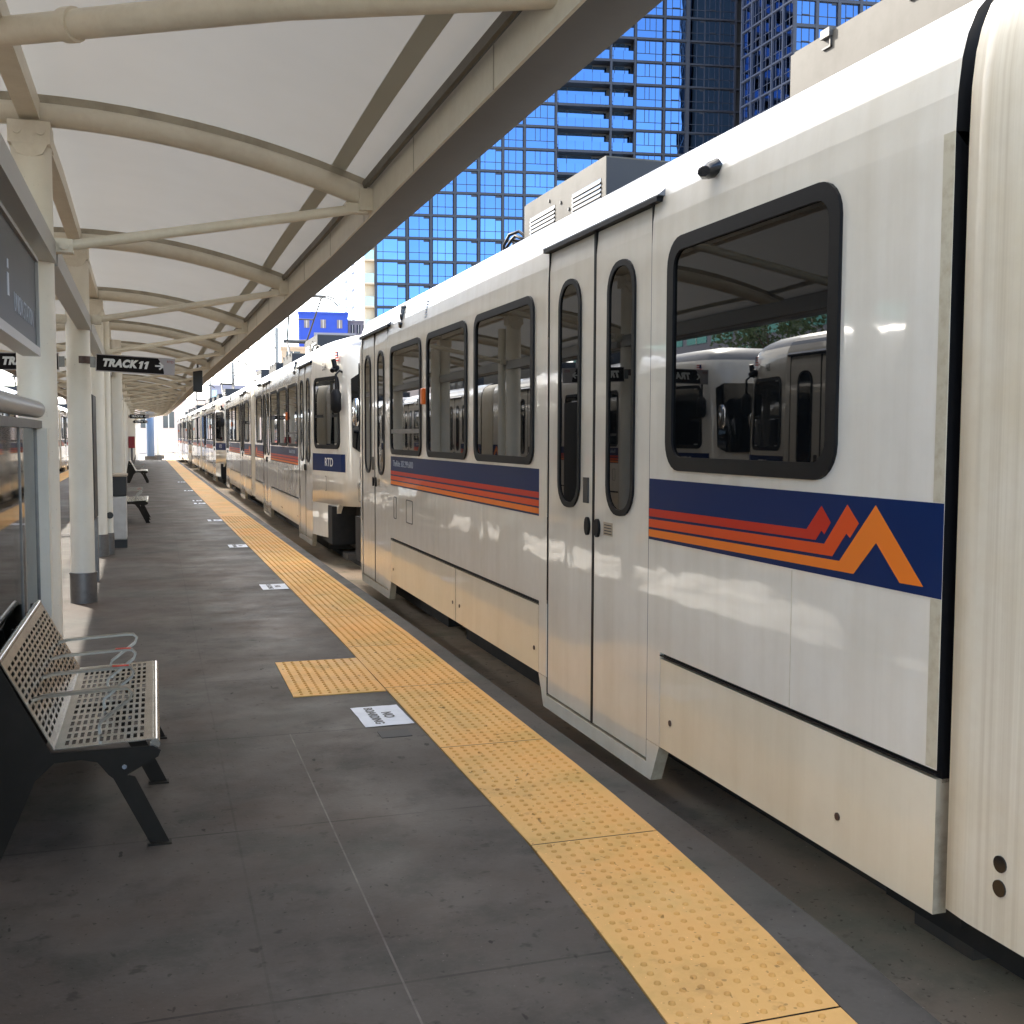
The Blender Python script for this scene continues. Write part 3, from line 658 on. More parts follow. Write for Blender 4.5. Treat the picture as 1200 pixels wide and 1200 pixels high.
# ------------------------------------------------------------------ canopy
cano = empty('platform_canopy', (-.66, 0, 0)); tag(cano, 'long white fabric canopy on cream steel arches over the platform', 'canopy')
BAY = 4.43
COLY = [7.2 + BAY*k for k in range(-1, 18)]
YEND = 84.0
def arch_z(dx): return 3.545 - .088*dx*dx
def P(dx, y, z): return (dx+drift(max(y, 0)), y, z)      # canopy-local: x measured from the column line
mb = MB(); mb.sm = True
ny = 120
yy = [-6 + (YEND+6)*i/ny for i in range(ny+1)]
def mem_z(dx, y):
    f_ = ((y-7.2)/BAY) % 1.0; return arch_z(dx)+.115+.10*math.sin(math.pi*f_)*(1-abs(dx)/2.6)
dxs = [-2.07+4.14*i/16 for i in range(17)]
yy = sorted(set([1.3, 2.0] + [c for c in COLY if c < YEND] + [c+BAY*k/6 for c in COLY for k in range(1, 6) if c+BAY*k/6 < YEND]))
grid = [[mb.b.verts.new(P(dx, y, mem_z(dx, y))) for dx in dxs] for y in yy]
for u, v in zip(grid, grid[1:]):
    for i in range(len(u)-1): mb.b.faces.new((u[i], u[i+1], v[i+1], v[i])).smooth = True
mb.build('membrane', 'membrane', cano)
for sgn in (-1, 1):
    sm = MB()
    for a, c in zip(yy, yy[1:]):
        for d0, d1 in ((1.77, 1.86),):
            sm.face([P(sgn*d0, a, mem_z(d0, a)-.006), P(sgn*d1, a, mem_z(d1, a)-.006), P(sgn*d1, c, mem_z(d1, c)-.006), P(sgn*d0, c, mem_z(d0, c)-.006)])
    sm.build('membrane_seam', 'seam', cano)
    fa = MB(); fb = MB(); gu = MB()
    ends = [1.3, 9, 14.5, 22, 33, 50, 73, YEND]
    for a, c in zip(ends, ends[1:]):
        d = drift(max(c, 0))-drift(max(a, 0)); o_ = drift(max(a, 0))
        def bx(q, x0, x1, z0, z1, mi=0):
            x0, x1 = sorted((sgn*x0, sgn*x1)); q.prism([(x0+o_, a, z0), (x1+o_, a, z0), (x1+o_, a, z1), (x0+o_, a, z1)], (d, c-a, 0), mi)
        bx(fa, 2.025, 2.04, 3.085, 3.27); bx(fa, 2.04, 2.28, 3.25, 3.265); bx(fb, 2.04, 2.285, 3.09, 3.10); bx(fb, 2.27, 2.285, 3.10, 3.70 if sgn > 0 else 3.45)  # right outer plate raised, unseen, added to keep sun off the car shoulder
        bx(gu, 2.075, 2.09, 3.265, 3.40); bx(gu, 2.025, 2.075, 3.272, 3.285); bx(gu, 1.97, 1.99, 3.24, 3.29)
    fa.build('edge_beam', 'cream_steel', cano); fb.build('fascia', 'fascia_under_shaded', cano); gu.build('gutter', 'gutter', cano)
    jn = MB(); y = 1.5
    while y < 40:
        o_ = drift(max(y, 0)); x0, x1 = sorted((sgn*2.023, sgn*2.026)); jn.box(x0+o_, y, 3.085, x1+o_, y+.012, 3.27); x0, x1 = sorted((sgn*2.069, sgn*2.076)); jn.box(x0+o_, y+.6, 3.287, x1+o_, y+.62, 3.4); y += 1.48
    jn.build('beam_joint', 'weathered_cream', cano)
rb = MB()
ends = [1.3, 9, 14.5, 22, 33, 50, 73, YEND]
for a, c in zip(ends, ends[1:]):
    o_ = drift(max(a, 0)); d = drift(max(c, 0))-o_
    rb.prism([(-.055+o_, a, 3.50), (.055+o_, a, 3.50), (.055+o_, a, 3.62), (-.055+o_, a, 3.62)], (d, c-a, 0))
rb.build('ridge_beam', 'cream_steel', cano)
# prototype arch, rod, column built at y=0 and copied
def arch_proto():
    b = MB(); n = 22; b.tube([(dx, 0, arch_z(dx)) for dx in [-2.03+4.06*i/n for i in range(n+1)]], .068, 16)
    o = b.build('arch', 'cream_steel', cano)
    k = MB(); 
    for i in range(n):
        d0, d1 = -1.99+3.98*i/n, -1.99+3.98*(i+1)/n; k.prism([(d0, -.022, arch_z(d0)+.062), (d0, .022, arch_z(d0)+.062), (d0, .022, arch_z(d0)+.112), (d0, -.022, arch_z(d0)+.112)], (d1-d0, 0, arch_z(d1)-arch_z(d0)))
    k.build('clamping_rail', 'weathered_cream', o)
    for s_ in (-1, 1):
        k = MB(); k.box(min(s_*1.94, s_*2.025), -.085, 3.10, max(s_*1.94, s_*2.025), .085, 3.235); k.build('end_bracket', 'cream_steel', o)
    return o
def rod_proto(s_):
    b = MB(); b.tube([(s_*.13, 0, 2.775), (s_*1.97, 0, 3.125)], .032, 12); b.box(min(s_*.10, s_*.22), -.05, 2.74, max(s_*.10, s_*.22), .05, 2.82); b.cyl((s_*.17, -.065, 2.78), (s_*.17, .065, 2.78), .028, 12)
    b.box(min(s_*1.86, s_*2.0), -.04, 3.09, max(s_*1.86, s_*2.0), .04, 3.15)
    return b.build('tie_rod', 'cream_steel', cano)
def col_proto():
    b = MB(); b.cyl((0, 0, .0), (0, 0, 3.36), .112, 36); o = b.build('column', 'column_white', cano)
    k = MB(); k.cyl((0, 0, 0), (0, 0, .29), .128, 36); k.cyl((0, 0, .29), (0, 0, .30), .132, 36); k.build('base_sleeve', 'zinc', o)
    k = MB(); k.box(-.115, -.125, 3.345, .115, .125, 3.475); 
    for x in (-.065, .065): k.cyl((x, -.126, 3.415), (x, -.14, 3.415), .022, 14)
    k.prism([(-.1, -.122, 3.345), (.1, -.122, 3.345), (.07, -.115, 3.29), (0, -.11, 3.265), (-.07, -.115, 3.29)], (0, .02, 0)); k.build('saddle_bracket', 'cream_steel', o)
    return o
ap = arch_proto(); rp = [rod_proto(1), rod_proto(-1)]; cp_ = col_proto()
for i, y in enumerate(COLY):
    if y > YEND: break
    o_ = drift(max(y, 0))
    for pr in [ap, cp_] + rp:
        q = pr if i == 0 else copy_tree(pr, cano)
        q.location = (o_, y, 0)
b = MB(); b.tube([(-.08, 5.65, 3.47), (1.19, 4.55, 3.36), (2.06, 3.72, 3.215)], .062, 16); d_ = b.build('diagonal_brace', 'cream_steel', cano)
b = MB(); b.tube([(.325, 5.30, 3.435), (.37, 5.26, 3.431)], .074, 16); b.build('brace_collar', 'cream_steel', d_)
for i in range(1, 8):
    y0, y1 = COLY[i-1]+.10, COLY[i]-.02
    o_ = drift(y0); b = MB(); b.prism([(.005+o_, y0, 2.675), (.125+o_, y0, 2.675), (.125+o_, y0, 2.80), (.005+o_, y0, 2.80)], (drift(y1)-o_, y1-y0, 0)); lb = b.build('longitudinal_beam', 'grey_beam', cano)

# small sleeve of brown tape on the second column
b = MB(); b.tube([(-.66, 7.2+BAY, 2.35), (-.66, 7.2+BAY, 2.42)], .1135, 30); tag(b.build('tape_band', 'brown'), 'torn brown tape band wrapped round the second column', 'tape')

# ------------------------------------------------------------------ windscreen with handrail
ws = empty('windscreen', (-.67, 3.0, 0)); tag(ws, 'glass windscreen with a thick steel handrail beside the nearest column', 'windscreen')
b = MB(); b.tube([(0.02, -1.5, 1.80), (.02, 3.98, 1.80)], .05, 18); b.build('handrail', 'grey_beam', ws)
b = MB(); b.box(-.01, -1.5, 1.69, .05, 3.99, 1.735); b.build('top_rail', 'zinc', ws)
b = MB(); b.box(-.035, 3.89, 0, .085, 3.99, 1.69); b.build('post', 'column_white', ws)
b = MB(); b.box(.015, -1.5, .12, .022, 3.88, 1.69); b.build('glass_pane', 'clear_glass', ws)
b = MB(); b.box(.008, 3.86, .12, .03, 3.885, 1.69); b.box(.010, 3.05, .12, .028, 3.062, 1.69); b.box(-.01, -1.5, .08, .05, 3.88, .12); b.build('glazing_channel', 'zinc', ws)

# ------------------------------------------------------------------ station name panel
sp = empty('station_sign', (-.60, 5.0, 2.1)); tag(sp, 'long dark grey station name panel reading UNION STATION under the grey beam', 'sign')
b = MB(); b.box(-.06, -2.6, .03, -.004, 1.62, .50); b.build('panel', 'panel_grey', sp)
b = MB(); b.box(-.08, -2.6, .50, .012, 1.65, .52); b.box(-.08, -2.6, -.015, .012, 1.65, .03); b.box(-.08, 1.62, .03, .012, 1.65, .50); b.build('frame', 'grey_beam', sp)
text_mesh('station_text', 'UNION STATION', .125, 'grey_print', sp, (-.0025, .60, .165), (R(90), 0, R(90)), sx=.88)
b = MB(); b.box(-.004, .36, .17, -.0015, .42, .27, 0); b.box(-.004, .37, .29, -.0015, .41, .33, 0); b.build('lift_symbol', 'grey_print', sp)

# ------------------------------------------------------------------ TRACK signs
def track_sign(txt, arrow, x0, y, z, label, group='track number signs', sag=0):
    """board hanging perpendicular to the platform, width .73; arrow 1 = right, -1 = left"""
    t = empty('track_sign', (x0, y, z)); tag(t, label, 'sign', group)
    W, H = .73, .165
    b = MB(); b.box(0, -.02, -H/2, W*arrow, .02, H/2) if arrow > 0 else b.box(-W, -.02, -H/2, 0, .02, H/2); b.build('board', 'sign_grey', t)
    pts = [(0.008, -H/2+.008), (W-.10, -H/2+.008)] + [(W-.10-.06*(k/6)**1.8, -H/2+.008+(H-.016)*k/6) for k in range(1, 7)] + [(.008, H/2-.008)]
    b = MB(); b.prism([(arrow*x, -.0205, zz) for x, zz in pts], (0, -.003, 0)); bk = b.build('black_field', 'sign_black', t)
    if arrow > 0: tx = (.055, .52)
    if txt == 'TRACK 11':
        q = MB()
        for x_ in (.405, .455):
            sh = lambda x, z: (x_+x+z*.25, -.0238, z)
            q.prism([sh(0, -.037), sh(.024, -.037), sh(.024, .037), sh(.004, .037), sh(-.014, .024), sh(-.014, .010), sh(0, .014)], (0, -.0012, 0))
        q.build('numerals', 'sign_text', bk); txt = 'TRACK'
    text_mesh('sign_text', txt, .096, 'sign_text', bk, (.058 if arrow > 0 else -.50, -.0245, .0), (R(90), 0, 0), shear=.25, offset=.0065, spacing=1.12, sx=.92)
    a0 = (.545 if arrow > 0 else -.60); b = MB()
    def bar(p, q, w_):
        p, q = Vector(p), Vector(q); d = (q-p).normalized(); n = Vector((-d.y, d.x))*w_/2
        b.prism([(v.x, -.0236, v.y) for v in (p+n, q+n, q-n, p-n)], (0, -.0012, 0))
    tip = a0+.075 if arrow > 0 else a0-.02
    bar((a0, 0), (tip - arrow*.004, 0), .016); bar((tip-arrow*.035, .033), (tip, 0), .016); bar((tip-arrow*.035, -.033), (tip, 0), .016); b.build('arrow', 'sign_text', bk)
    text_mesh('logo_text', 'RTD', .032, 'red_paint', t, (W-.045 if arrow > 0 else -W+.045, -.0215, .045), (R(90), 0, 0), 'CENTER')
    b = MB(); b.box(min(0, -arrow*.05), -.015, -.05, max(0, -arrow*.05), .015, .05); b.build('bracket', 'zinc', t)
    t.rotation_euler = (0, R(sag), 0); return t
track_sign('TRACK 11', 1, -.52, 11.43, 2.355, 'black sign reading TRACK 11 with a right arrow on the second column', sag=2.4)
track_sign('TRACK 12', -1, -.85, 11.43, 2.355, 'black sign reading TRACK 12 with a left arrow, half hidden by the nearest column', sag=-1)
s3 = track_sign('TRACK 11', 1, -.52-.38, 46.9, 2.42, 'larger of the two distant black TRACK 11 signs down the platform')
s4 = track_sign('TRACK 11', 1, -.545-.5, 64.6, 2.42, 'smaller of the two distant black TRACK 11 signs, at the platform end')

# speaker box hanging under the canopy
sb = empty('display_box', (.95, 25.5, 2.62)); tag(sb, 'black display box hanging under the canopy edge in the distance', 'display')
b = MB(); b.box(-.10, -.12, 0, .10, .12, .47); b.build('housing', 'bin_black', sb, bevel=.01)
b = MB(); b.box(-.02, -.02, .47, .02, .02, .72); b.build('hanger', 'zinc', sb)

# ------------------------------------------------------------------ benches
def make_bench(L=1.62):
    t = empty('platform_bench'); th = .004
    prof = [(-.625, .765), (-.61, .79), (-.585, .775)]
    def grid_sheet(p0, p1, nv, edge_v, name, cell=.098):
        b = MB(); p0, p1 = Vector(p0), Vector(p1); H = (p1-p0).length
        us = [0]; n = int((L-.06)/cell); st = (L-.06)/n; holes_u = set()
        u = .03
        for k in range(n):
            us += [u+st*.18]; holes_u.add(len(us)-1); us += [u+st*.82]; u += st
        us.append(L)
        vs = [0]; hv = set(); m_ = nv; sv_ = (H-2*edge_v)/m_; v = edge_v
        for k in range(m_): vs += [v+sv_*.22]; hv.add(len(vs)-1); vs += [v+sv_*.78]; v += sv_
        vs.append(H)
        nrm = Vector((0, 1, 0)).cross((p1-p0).normalized())
        gap = [0.1*L, .37*L, .63*L, .9*L]
        V = [[b.b.verts.new((p0+(p1-p0)*(v_/H)).xyz + Vector((0, u_, 0))) for u_ in us] for v_ in vs]
        for i in range(len(vs)-1):
            for j in range(len(us)-1):
                if i in hv and j in holes_u and not any(abs((us[j]+us[j+1])/2-g_) < -1 for g_ in gap): continue
                b.b.faces.new((V[i][j], V[i][j+1], V[i+1][j+1], V[i+1][j]))
        o = b.build(name, 'brushed_steel', t); md = o.modifiers.new('thick', 'SOLIDIFY'); md.thickness = th; md.offset = 0; return o
    bk = grid_sheet((-.585, 0, .775), (-.40, 0, .415), 13, .035, 'backrest')
    st = grid_sheet((-.40, 0, .415), (-.03, 0, .43), 12, .03, 'seat')
    b = MB(); b.tube([(-.598, 0, .772), (-.598, L, .772)], .017, 12); b.build('back_roll', 'brushed_steel', bk)
    b = MB(); b.tube([(-.022, 0, .411), (-.022, L, .411)], .0205, 14); b.build('front_roll', 'brushed_steel', st)
    for yy_ in (-.012, L*.5, L+.002):
        b = MB(); pl = [(-.635, .77), (-.59, .765), (-.41, .405), (-.03, .405), (.0, .385), (-.01, .36), (-.12, .30), (-.165, .27), (-.20, .30), (-.24, .355), (-.30, .37), (-.40, .365), (-.47, .30), (-.60, 0), (-.78, 0), (-.69, .45)]
        b.prism([(x, yy_, z) for x, z in pl], (0, .010, 0))
        b.prism([(-.195, yy_+.001, .31), (-.10, yy_+.001, .285), (.03, yy_+.001, .0), (-.045, yy_+.001, 0)], (0, .008, 0))
        b.box(-.78, yy_-.03, 0, -.60, yy_+.04, .008); b.box(-.055, yy_-.02, 0, .035, yy_+.03, .008)
        o = b.build('end_frame', 'bench_dark', t)
        k = MB()
        for x, z in ((-.595, .66), (-.14, .33)): k.cyl((x, yy_-.006, z), (x, yy_+.001, z), .010, 10)
        k.build('bolt', 'chrome', o)
    for g_ in (.1, .37, .63, .9):
        y_ = g_*L; b = MB(); pth = [(-.49, .585), (-.44, .597), (-.16, .612), (-.125, .610), (-.108, .592), (-.118, .565), (-.235, .475), (-.24, .455), (-.235, .43)]
        ring = []
        for i, (x, z) in enumerate(pth):
            a, c = pth[max(0, i-1)], pth[min(len(pth)-1, i+1)]; d = Vector((c[0]-a[0], 0, c[1]-a[1])).normalized(); n = Vector((-d.z, 0, d.x))*.004
            ring.append([b.b.verts.new(Vector((x, y_+s_*.019, z))+n*k*1.3) for s_, k in ((-1, -1), (1, -1), (1, 1), (-1, 1))])
        for u, v in zip(ring, ring[1:]):
            for k in range(4): b.b.faces.new((u[k], u[(k+1)%4], v[(k+1)%4], v[k]))
        b.b.faces.new(ring[0]); b.b.faces.new(ring[-1])
        o = b.build('armrest', 'arm_steel', t)
        if g_ in (.37, .63):
            k = MB(); k.box(-.20, y_-.014, .6165, -.13, y_+.014, .6185); k.build('red_sticker', 'red_stripe', o)
    return t
bench = make_bench(); GB = 'perforated steel platform benches'
bench.location = (.005, 4.60, 0); tag(bench, 'perforated steel bench nearest the camera, its dark end frame at the left edge', 'bench', GB)
for x, y, rz, lb in ((-.12, 21.9, 0, 'perforated steel bench beside the litter bin, second on the right side of the platform'),
                     (-.22, 40.6, 0, 'perforated steel bench far along the platform beyond the litter bin'),
                     (-1.70, 6.9, 180, 'steel bench facing the left track, behind the windscreen glass')):
    c = copy_tree(bench); c.location = (x, y, 0); c.rotation_euler = (0, 0, R(rz)); tag(c, lb, 'bench', GB)

# ------------------------------------------------------------------ paper notices taped to the floor
def notice(x0, y0, w_, l_, rz, label):
    t = empty('paper_notice', (x0, y0, 0), R(rz)); tag(t, label, 'notice', 'paper notices taped along the tactile strip')
    b = MB(); n = 6; V = [[b.b.verts.new((-w_/2+w_*i/n+random.uniform(-.002, .002), -l_/2+l_*j/n, .0035+random.uniform(0, .0025))) for i in range(n+1)] for j in range(n+1)]
    for j in range(n):
        for i in range(n): b.b.faces.new((V[j][i], V[j][i+1], V[j+1][i+1], V[j+1][i])).smooth = True
    b.build('sheet', 'paper', t)
    text_mesh('notice_text', 'NO', .085, 'black_print', t, (.035, .0, .0075), (0, 0, R(-90)), 'CENTER', offset=.001, ext=.0005)
    text_mesh('notice_text', 'BOARDING', .075, 'black_print', t, (-.05, .0, .0075), (0, 0, R(-90)), 'CENTER', offset=.001, ext=.0005)
    return t
notice(1.253, 6.335, .285, .46, 1, 'white NO BOARDING paper notice on the floor nearest the camera, by the tactile pad')
names = ['second', 'third', 'fourth', 'fifth', 'sixth', 'seventh', 'eighth']
for k, (y_, w_) in enumerate(((12.2, .28), (16.9, .27), (22.2, .27), (27.9, .27), (29.1, .22), (34.5, .26), (41, .26))):
    notice(edge(YIN, y_)-.15, y_, w_, .44, 0, names[k]+' white paper notice from the camera along the yellow tactile strip')

# ------------------------------------------------------------------ litter bin, extra posts
lb = empty('litter_bin', (-.50, 17.3, 0)); tag(lb, 'black and white litter bin standing past the third column', 'litter bin')
b = MB(); b.box(-.16, -.19, .12, .10, .19, .76); b.build('lower_shell', 'bin_white', lb, bevel=.02)
b = MB(); b.box(-.15, -.18, 0, .10, .18, .12); b.build('base', 'bin_black', lb)
b = MB(); b.box(-.165, -.195, .765, .105, .195, 1.05); b.build('upper_shell', 'bin_black', lb, bevel=.01)
b = MB(); b.box(-.18, -.21, 1.05, .12, .21, 1.09); b.build('lid', 'beige_wall', lb, bevel=.01)
for x, y, r_, lab in ((-.615, 16.25, .06, 'slim cream downpipe beside the third column with a round valve knob'), (-.60, 20.4, .09, 'cream pipe standing beside the fourth column')):
    t = empty('downpipe', (x, y, 0)); tag(t, lab, 'pipe')
    b = MB(); b.cyl((0, 0, 0), (0, 0, 3.3), r_, 20); b.build('pipe', 'column_white', t)
    b = MB(); b.cyl((0, 0, 0), (0, 0, .3), r_+.01, 20); b.build('sleeve', 'zinc', t)
    b = MB(); b.cyl((.02, -r_, .55), (.02, -r_-.07, .55), .045, 14); b.build('valve_knob', 'bin_black', t)
t = empty('poster_case', (-.645, 13.3, 0)); tag(t, 'thin black poster case standing edge on behind the second column', 'poster case'); b = MB(); b.box(-.018, -.4, .72, .018, .3, 2.1); b.build('case', 'bin_black', t, bevel=.01)
b = MB(); b.box(-.025, -.1, 0, .025, .1, .72); b.build('foot', 'zinc', t)
t = empty('call_box', (-.85, 47, 0)); tag(t, 'small dark red call box on a post at the distant column line', 'call box'); b = MB(); b.box(-.12, -.1, 1.15, .12, .1, 1.62); b.build('box', 'red_paint', t, bevel=.01); b = MB(); b.cyl((0, 0, 0), (0, 0, 1.15), .04, 10); b.build('post', 'zinc', t)

# ------------------------------------------------------------------ glass tower
def visible_px(p):
    d = Vector(p)-CAM; z = d.dot(fw); return 600+F_PX*d.dot(rt2)/z, 600-F_PX*d.dot(up2)/z
def in_view(p):
    x, y = visible_px(p); return 425 < x < 1060 and -10 < y and y < 385-.5316*(x-430) and y > (777-x)*.8355-14
tw = empty('glass_tower', (49.74, 141.07, 0), R(-10)); tag(tw, 'tall blue glass apartment tower with recessed balconies behind the trains', 'tower')
# tower local: +x along the facade, +y into the building
FZ = 3.02; Z0 = 36.82 - 12*FZ; NF = 24
ZT = Z0+NF*FZ
cells = [(-21.8, -18.03), (-17.58, -14.9), (-14.45, -11.75), (-11.3, -8.58), (-8.13, -5.3), (-4.95, -2.42), (-2.05, 1.85), (12.95, 16.51), (16.98, 19.7), (20.25, 22.3), (22.4, 24.4), (24.5, 26.5)]
bal = [(2.25, 9.2), (9.66, 12.5)]
core = MB(); core.box(-23.4, 1.8, -.3, 27.9, 22, ZT); core.box(26.7, .4, -.3, 30.5, 1.79, ZT); core.box(27.95, 1.8, -.3, 30.5, 4, ZT); core.box(-21.85, .36, -.3, 2.2, 1.79, ZT); core.box(12.7, .36, -.3, 26.6, 1.79, ZT); core.build('core', 'slab_dark', tw)
fr = MB(); edges_ = [-21.95] + [(a[1]+b_[0])/2 for a, b_ in zip(cells[:6], cells[1:7])] + [2.02, 9.43, 12.72, 16.74, 19.98, 26.62]
wid = {-21.95: .3, 19.98: .5}
for e_ in edges_: w_ = wid.get(e_, .28)/2; fr.box(e_-w_, -.12, 0, e_+w_, .30, ZT)
for e_ in (22.35, 24.45): fr.box(e_-.04, -.06, 0, e_+.04, .30, ZT)
for k in range(NF+1):
    z = Z0+k*FZ; fr.box(-21.98, -.14, z-.15, 2.0, .28, z+.15); fr.box(12.9, -.14, z-.15, 19.8, .28, z+.15); fr.box(20.2, -.1, z-.11, 27.95, .28, z+.11); fr.box(2.2, -.10, z-.16, 12.74, 1.79, z+.16)
fr.build('facade_frame', 'mullion', tw)
pats = {}
def win_mesh(wd, ht, kind, glass, bar):
    key = (round(wd, 2), round(ht, 2), kind, glass)
    if key in pats: return pats[key]
    b = MB(); b.face([(0, 0, 0), (wd, 0, 0), (wd, 0, ht), (0, 0, ht)], 0)
    V = {0: (.24, .62), 1: (.5,), 2: (.22, .72), 3: (.33, .5, .74), 4: (.3, .7)}[kind]
    for v in V: b.box(wd*v-.035, -.05, 0 if kind != 3 or v == .74 else ht*.38, wd*v+.035, .0, ht, 1)
    b.box(0, -.05, ht*.36, wd, 0, ht*.36+.07, 1)
    if kind in (1, 2): b.box(wd*.72, -.06, ht*.9, wd, 0, ht, 1)
    if kind == 4: b.box(wd*.30, -.16, ht*.36+.05, wd*.7, -.06, ht*.36+.16, 1)
    b.box(0, -.05, 0, .05, 0, ht, 1); b.box(wd-.05, -.05, 0, wd, 0, ht, 1); b.box(0, -.05, ht-.06, wd, 0, ht, 1)
    me = bpy.data.meshes.new('window'); bmesh.ops.recalc_face_normals(b.b, faces=b.b.faces[:]); b.b.to_mesh(me); b.b.free(); me.materials.append(M[glass]); me.materials.append(M[bar]); pats[key] = me; return me
allw = []
rt_m = Matrix.Translation(tw.location) @ Matrix.Rotation(R(-10), 4, 'Z')
for k in range(NF):
    z0, z1 = Z0+k*FZ+.15, Z0+(k+1)*FZ-.15
    for i, (a, c) in enumerate(cells):
        kd = [2, 1, 0, 1, 2, 0, 3, 3, 4, 1, 4, 2][i]
        allw.append((win_mesh(c-a, z1-z0, kd, 'tower_glass', 'mullion'), Matrix.Translation((a, .16, z0)), (c-a)*(z1-z0), Vector(((a+c)/2, 0, (z0+z1)/2))))
    for a, c in bal:
        allw.append((win_mesh(c-a, z1-z0, 2, 'tower_glass', 'mullion'), Matrix.Translation((a, 1.7, z0)), (c-a)*(z1-z0)*.9, Vector(((a+c)/2, 0, (z0+z1)/2))))
# right wing: side wall (dark) and front
Fw = Vector((71.1, 114.0, 0)); Bw = Vector((71.1, 126.0, 0)); inv = rt_m.inverted(); rw = R(-8)
wing = MB(); fd = Vector((math.cos(rw), math.sin(rw), 0)); far = Fw+fd*34
wp = [inv @ v for v in (Fw+Vector((.35, .3, 0)), far+Vector((0, .3, 0)), far+Vector((3, 24, 0)), Vector((78, 137, 0)), Vector((77.2, 136.4, 0)), Bw+Vector((.35, 0, 0)))]
wing.prism([(p.x, p.y, -.3) for p in wp], (0, 0, ZT+.3)); wing.build('wing_core', 'slab_dark', tw)
def wing_face(p, d, n, m_gl, m_bar, offs, w_bar, kinds):
    """panels starting at world point p, running along d, n cells; returns local matrices"""
    ang = math.atan2(d.y, d.x); f_ = MB(); Lc = offs
    for k in range(NF+1):
        z = Z0+k*FZ+.25; f_.box(-.1, -.12, z-w_bar/2, n*Lc+.1, .2, z+w_bar/2)
    for i in range(n+1): f_.box(i*Lc-w_bar/2, -.14, 0, i*Lc+w_bar/2, .2, ZT)
    o = f_.build('wing_frame', m_bar, tw); mw = Matrix.Translation(p) @ Matrix.Rotation(ang, 4, 'Z'); o.matrix_local = inv @ mw
    for k in range(NF):
        for i in range(n):
            z0 = Z0+k*FZ+.25+w_bar/2; h_ = FZ-w_bar
            Ml = inv @ mw @ Matrix.Translation((i*Lc+w_bar/2, .1, z0)); wd = Lc-w_bar
            allw.append((win_mesh(wd, h_, kinds[(i+k) % len(kinds)] if m_gl == 'wing_glass_shaded' else kinds[i % len(kinds)], m_gl, m_bar), Ml, wd*h_*(.35 if m_gl == 'wing_glass_shaded' else 1.2), (Ml @ Vector((wd/2, 0, h_/2)))))
wing_face(Bw, Vector((0, -1, 0)), 5, 'wing_glass_shaded', 'wing_frame', 2.4, .22, [1, 4, 0, 2])
wing_face(Fw, fd, 12, 'tower_glass', 'mullion', 2.72, .38, [4, 1, 4, 2])
vis = [w_ for w_ in allw if in_view(rt_m @ w_[3])]; vis.sort(key=lambda q: -q[2])
chosen = set(id(q[1]) for q in vis[:98])
rest = bmesh.new()
for me, Ml, ar, c in allw:
    tilt = Matrix.Rotation(R(random.uniform(-.7, .7)), 4, 'Z') @ Matrix.Rotation(R(random.uniform(-.9, .9)), 4, 'X')
    if id(Ml) in chosen:
        o = bpy.data.objects.new('window', me); COL.objects.link(o); o.parent = tw; o.matrix_local = Ml @ tilt
    else:
        tmp = me.copy(); tmp.transform(Ml @ tilt)
        wing_g = me.materials[0].name == 'wing_glass_shaded'; bar2 = me.materials[1].name == 'wing_frame'
        nf = len(rest.faces); rest.from_mesh(tmp); rest.faces.ensure_lookup_table()
        for f_ in rest.faces[nf:]: f_.material_index = (2 if wing_g else 0) if f_.material_index == 0 else (3 if bar2 else 1)
        bpy.data.meshes.remove(tmp)
me = bpy.data.meshes.new('windows'); rest.to_mesh(me); rest.free()
for q in ('tower_glass', 'mullion', 'wing_glass_shaded', 'wing_frame'): me.materials.append(M[q])
o = bpy.data.objects.new('windows', me); COL.objects.link(o); o.parent = tw; o['kind'] = 'stuff'
# balcony balustrades
for k in range(7, 21):
    z = Z0+k*FZ+.16
    for a, c in bal:
        b = MB(); b.box(a+.05, -.07, z+.03, c-.05, -.05, z+1.15, 0); n = max(2, int((c-a)/1.1))
        for i in range(n+1): x = a+.05+(c-a-.1)*i/n; b.box(x-.02, -.08, z, x+.02, -.045, z+1.17, 1)
        b.build('balcony', ['balcony_glass' if 'balcony_glass' in M else 'tower_glass', 'mullion'], tw)
# beige corner with small balconies at the tower's left end
b = MB(); b.box(-23.4, .5, -.3, -22.1, 1.79, ZT); b.build('corner_wall', 'beige_wall', tw)
for k in range(4, 12):
    z = Z0+k*FZ; b = MB(); b.box(-23.45, -.3, z-.15, -22.15, .5, z+.1, 0); b.box(-23.42, -.28, z+.1, -22.2, -.25, z+1.25, 1); b.build('corner_balcony', ['beige_wall', 'pale_glass'], tw)

# ------------------------------------------------------------------ city behind
def building(x, y, wd, dp, h_, m, label, rz=-18, rows=0, cols=0, fh=3.2, ww=.5, wh=.5, wm='window_dark', roof=True, z0=-.3, lit=1.0):
    t = empty('building', (x, y, 0), R(rz)); tag(t, label, 'building')
    b = MB(); b.box(0, 0, z0, wd, dp, h_); wl = b.build('wall', m, t)
    if roof: b = MB(); b.box(-.15, -.15, h_, wd+.15, dp+.15, h_+.4); b.build('roof', m, t)
    if rows and cols:
        cw = wd/cols
        for r_ in range(rows):
            z = h_-(r_+1)*fh+fh*(1-wh)/2
            for c_ in range(cols):
                b = MB(); b.box(c_*cw+cw*(1-ww)/2, -.06, z, c_*cw+cw*(1+ww)/2, .02, z+fh*wh, 0); b.box(c_*cw+cw*.5-.05, -.1, z, c_*cw+cw*.5+.05, -.055, z+fh*wh, 1); b.build('window', [wm, 'pale_wall'], t)
    return t
building(29.2, 234.8, 10.2, 14, 27.3, 'blue_wrap', 'unfinished block wrapped in bright blue sheeting beyond the trains', rz=-8, rows=5, cols=3, fh=4.2, ww=.33, wh=.42, wm='scaffold')
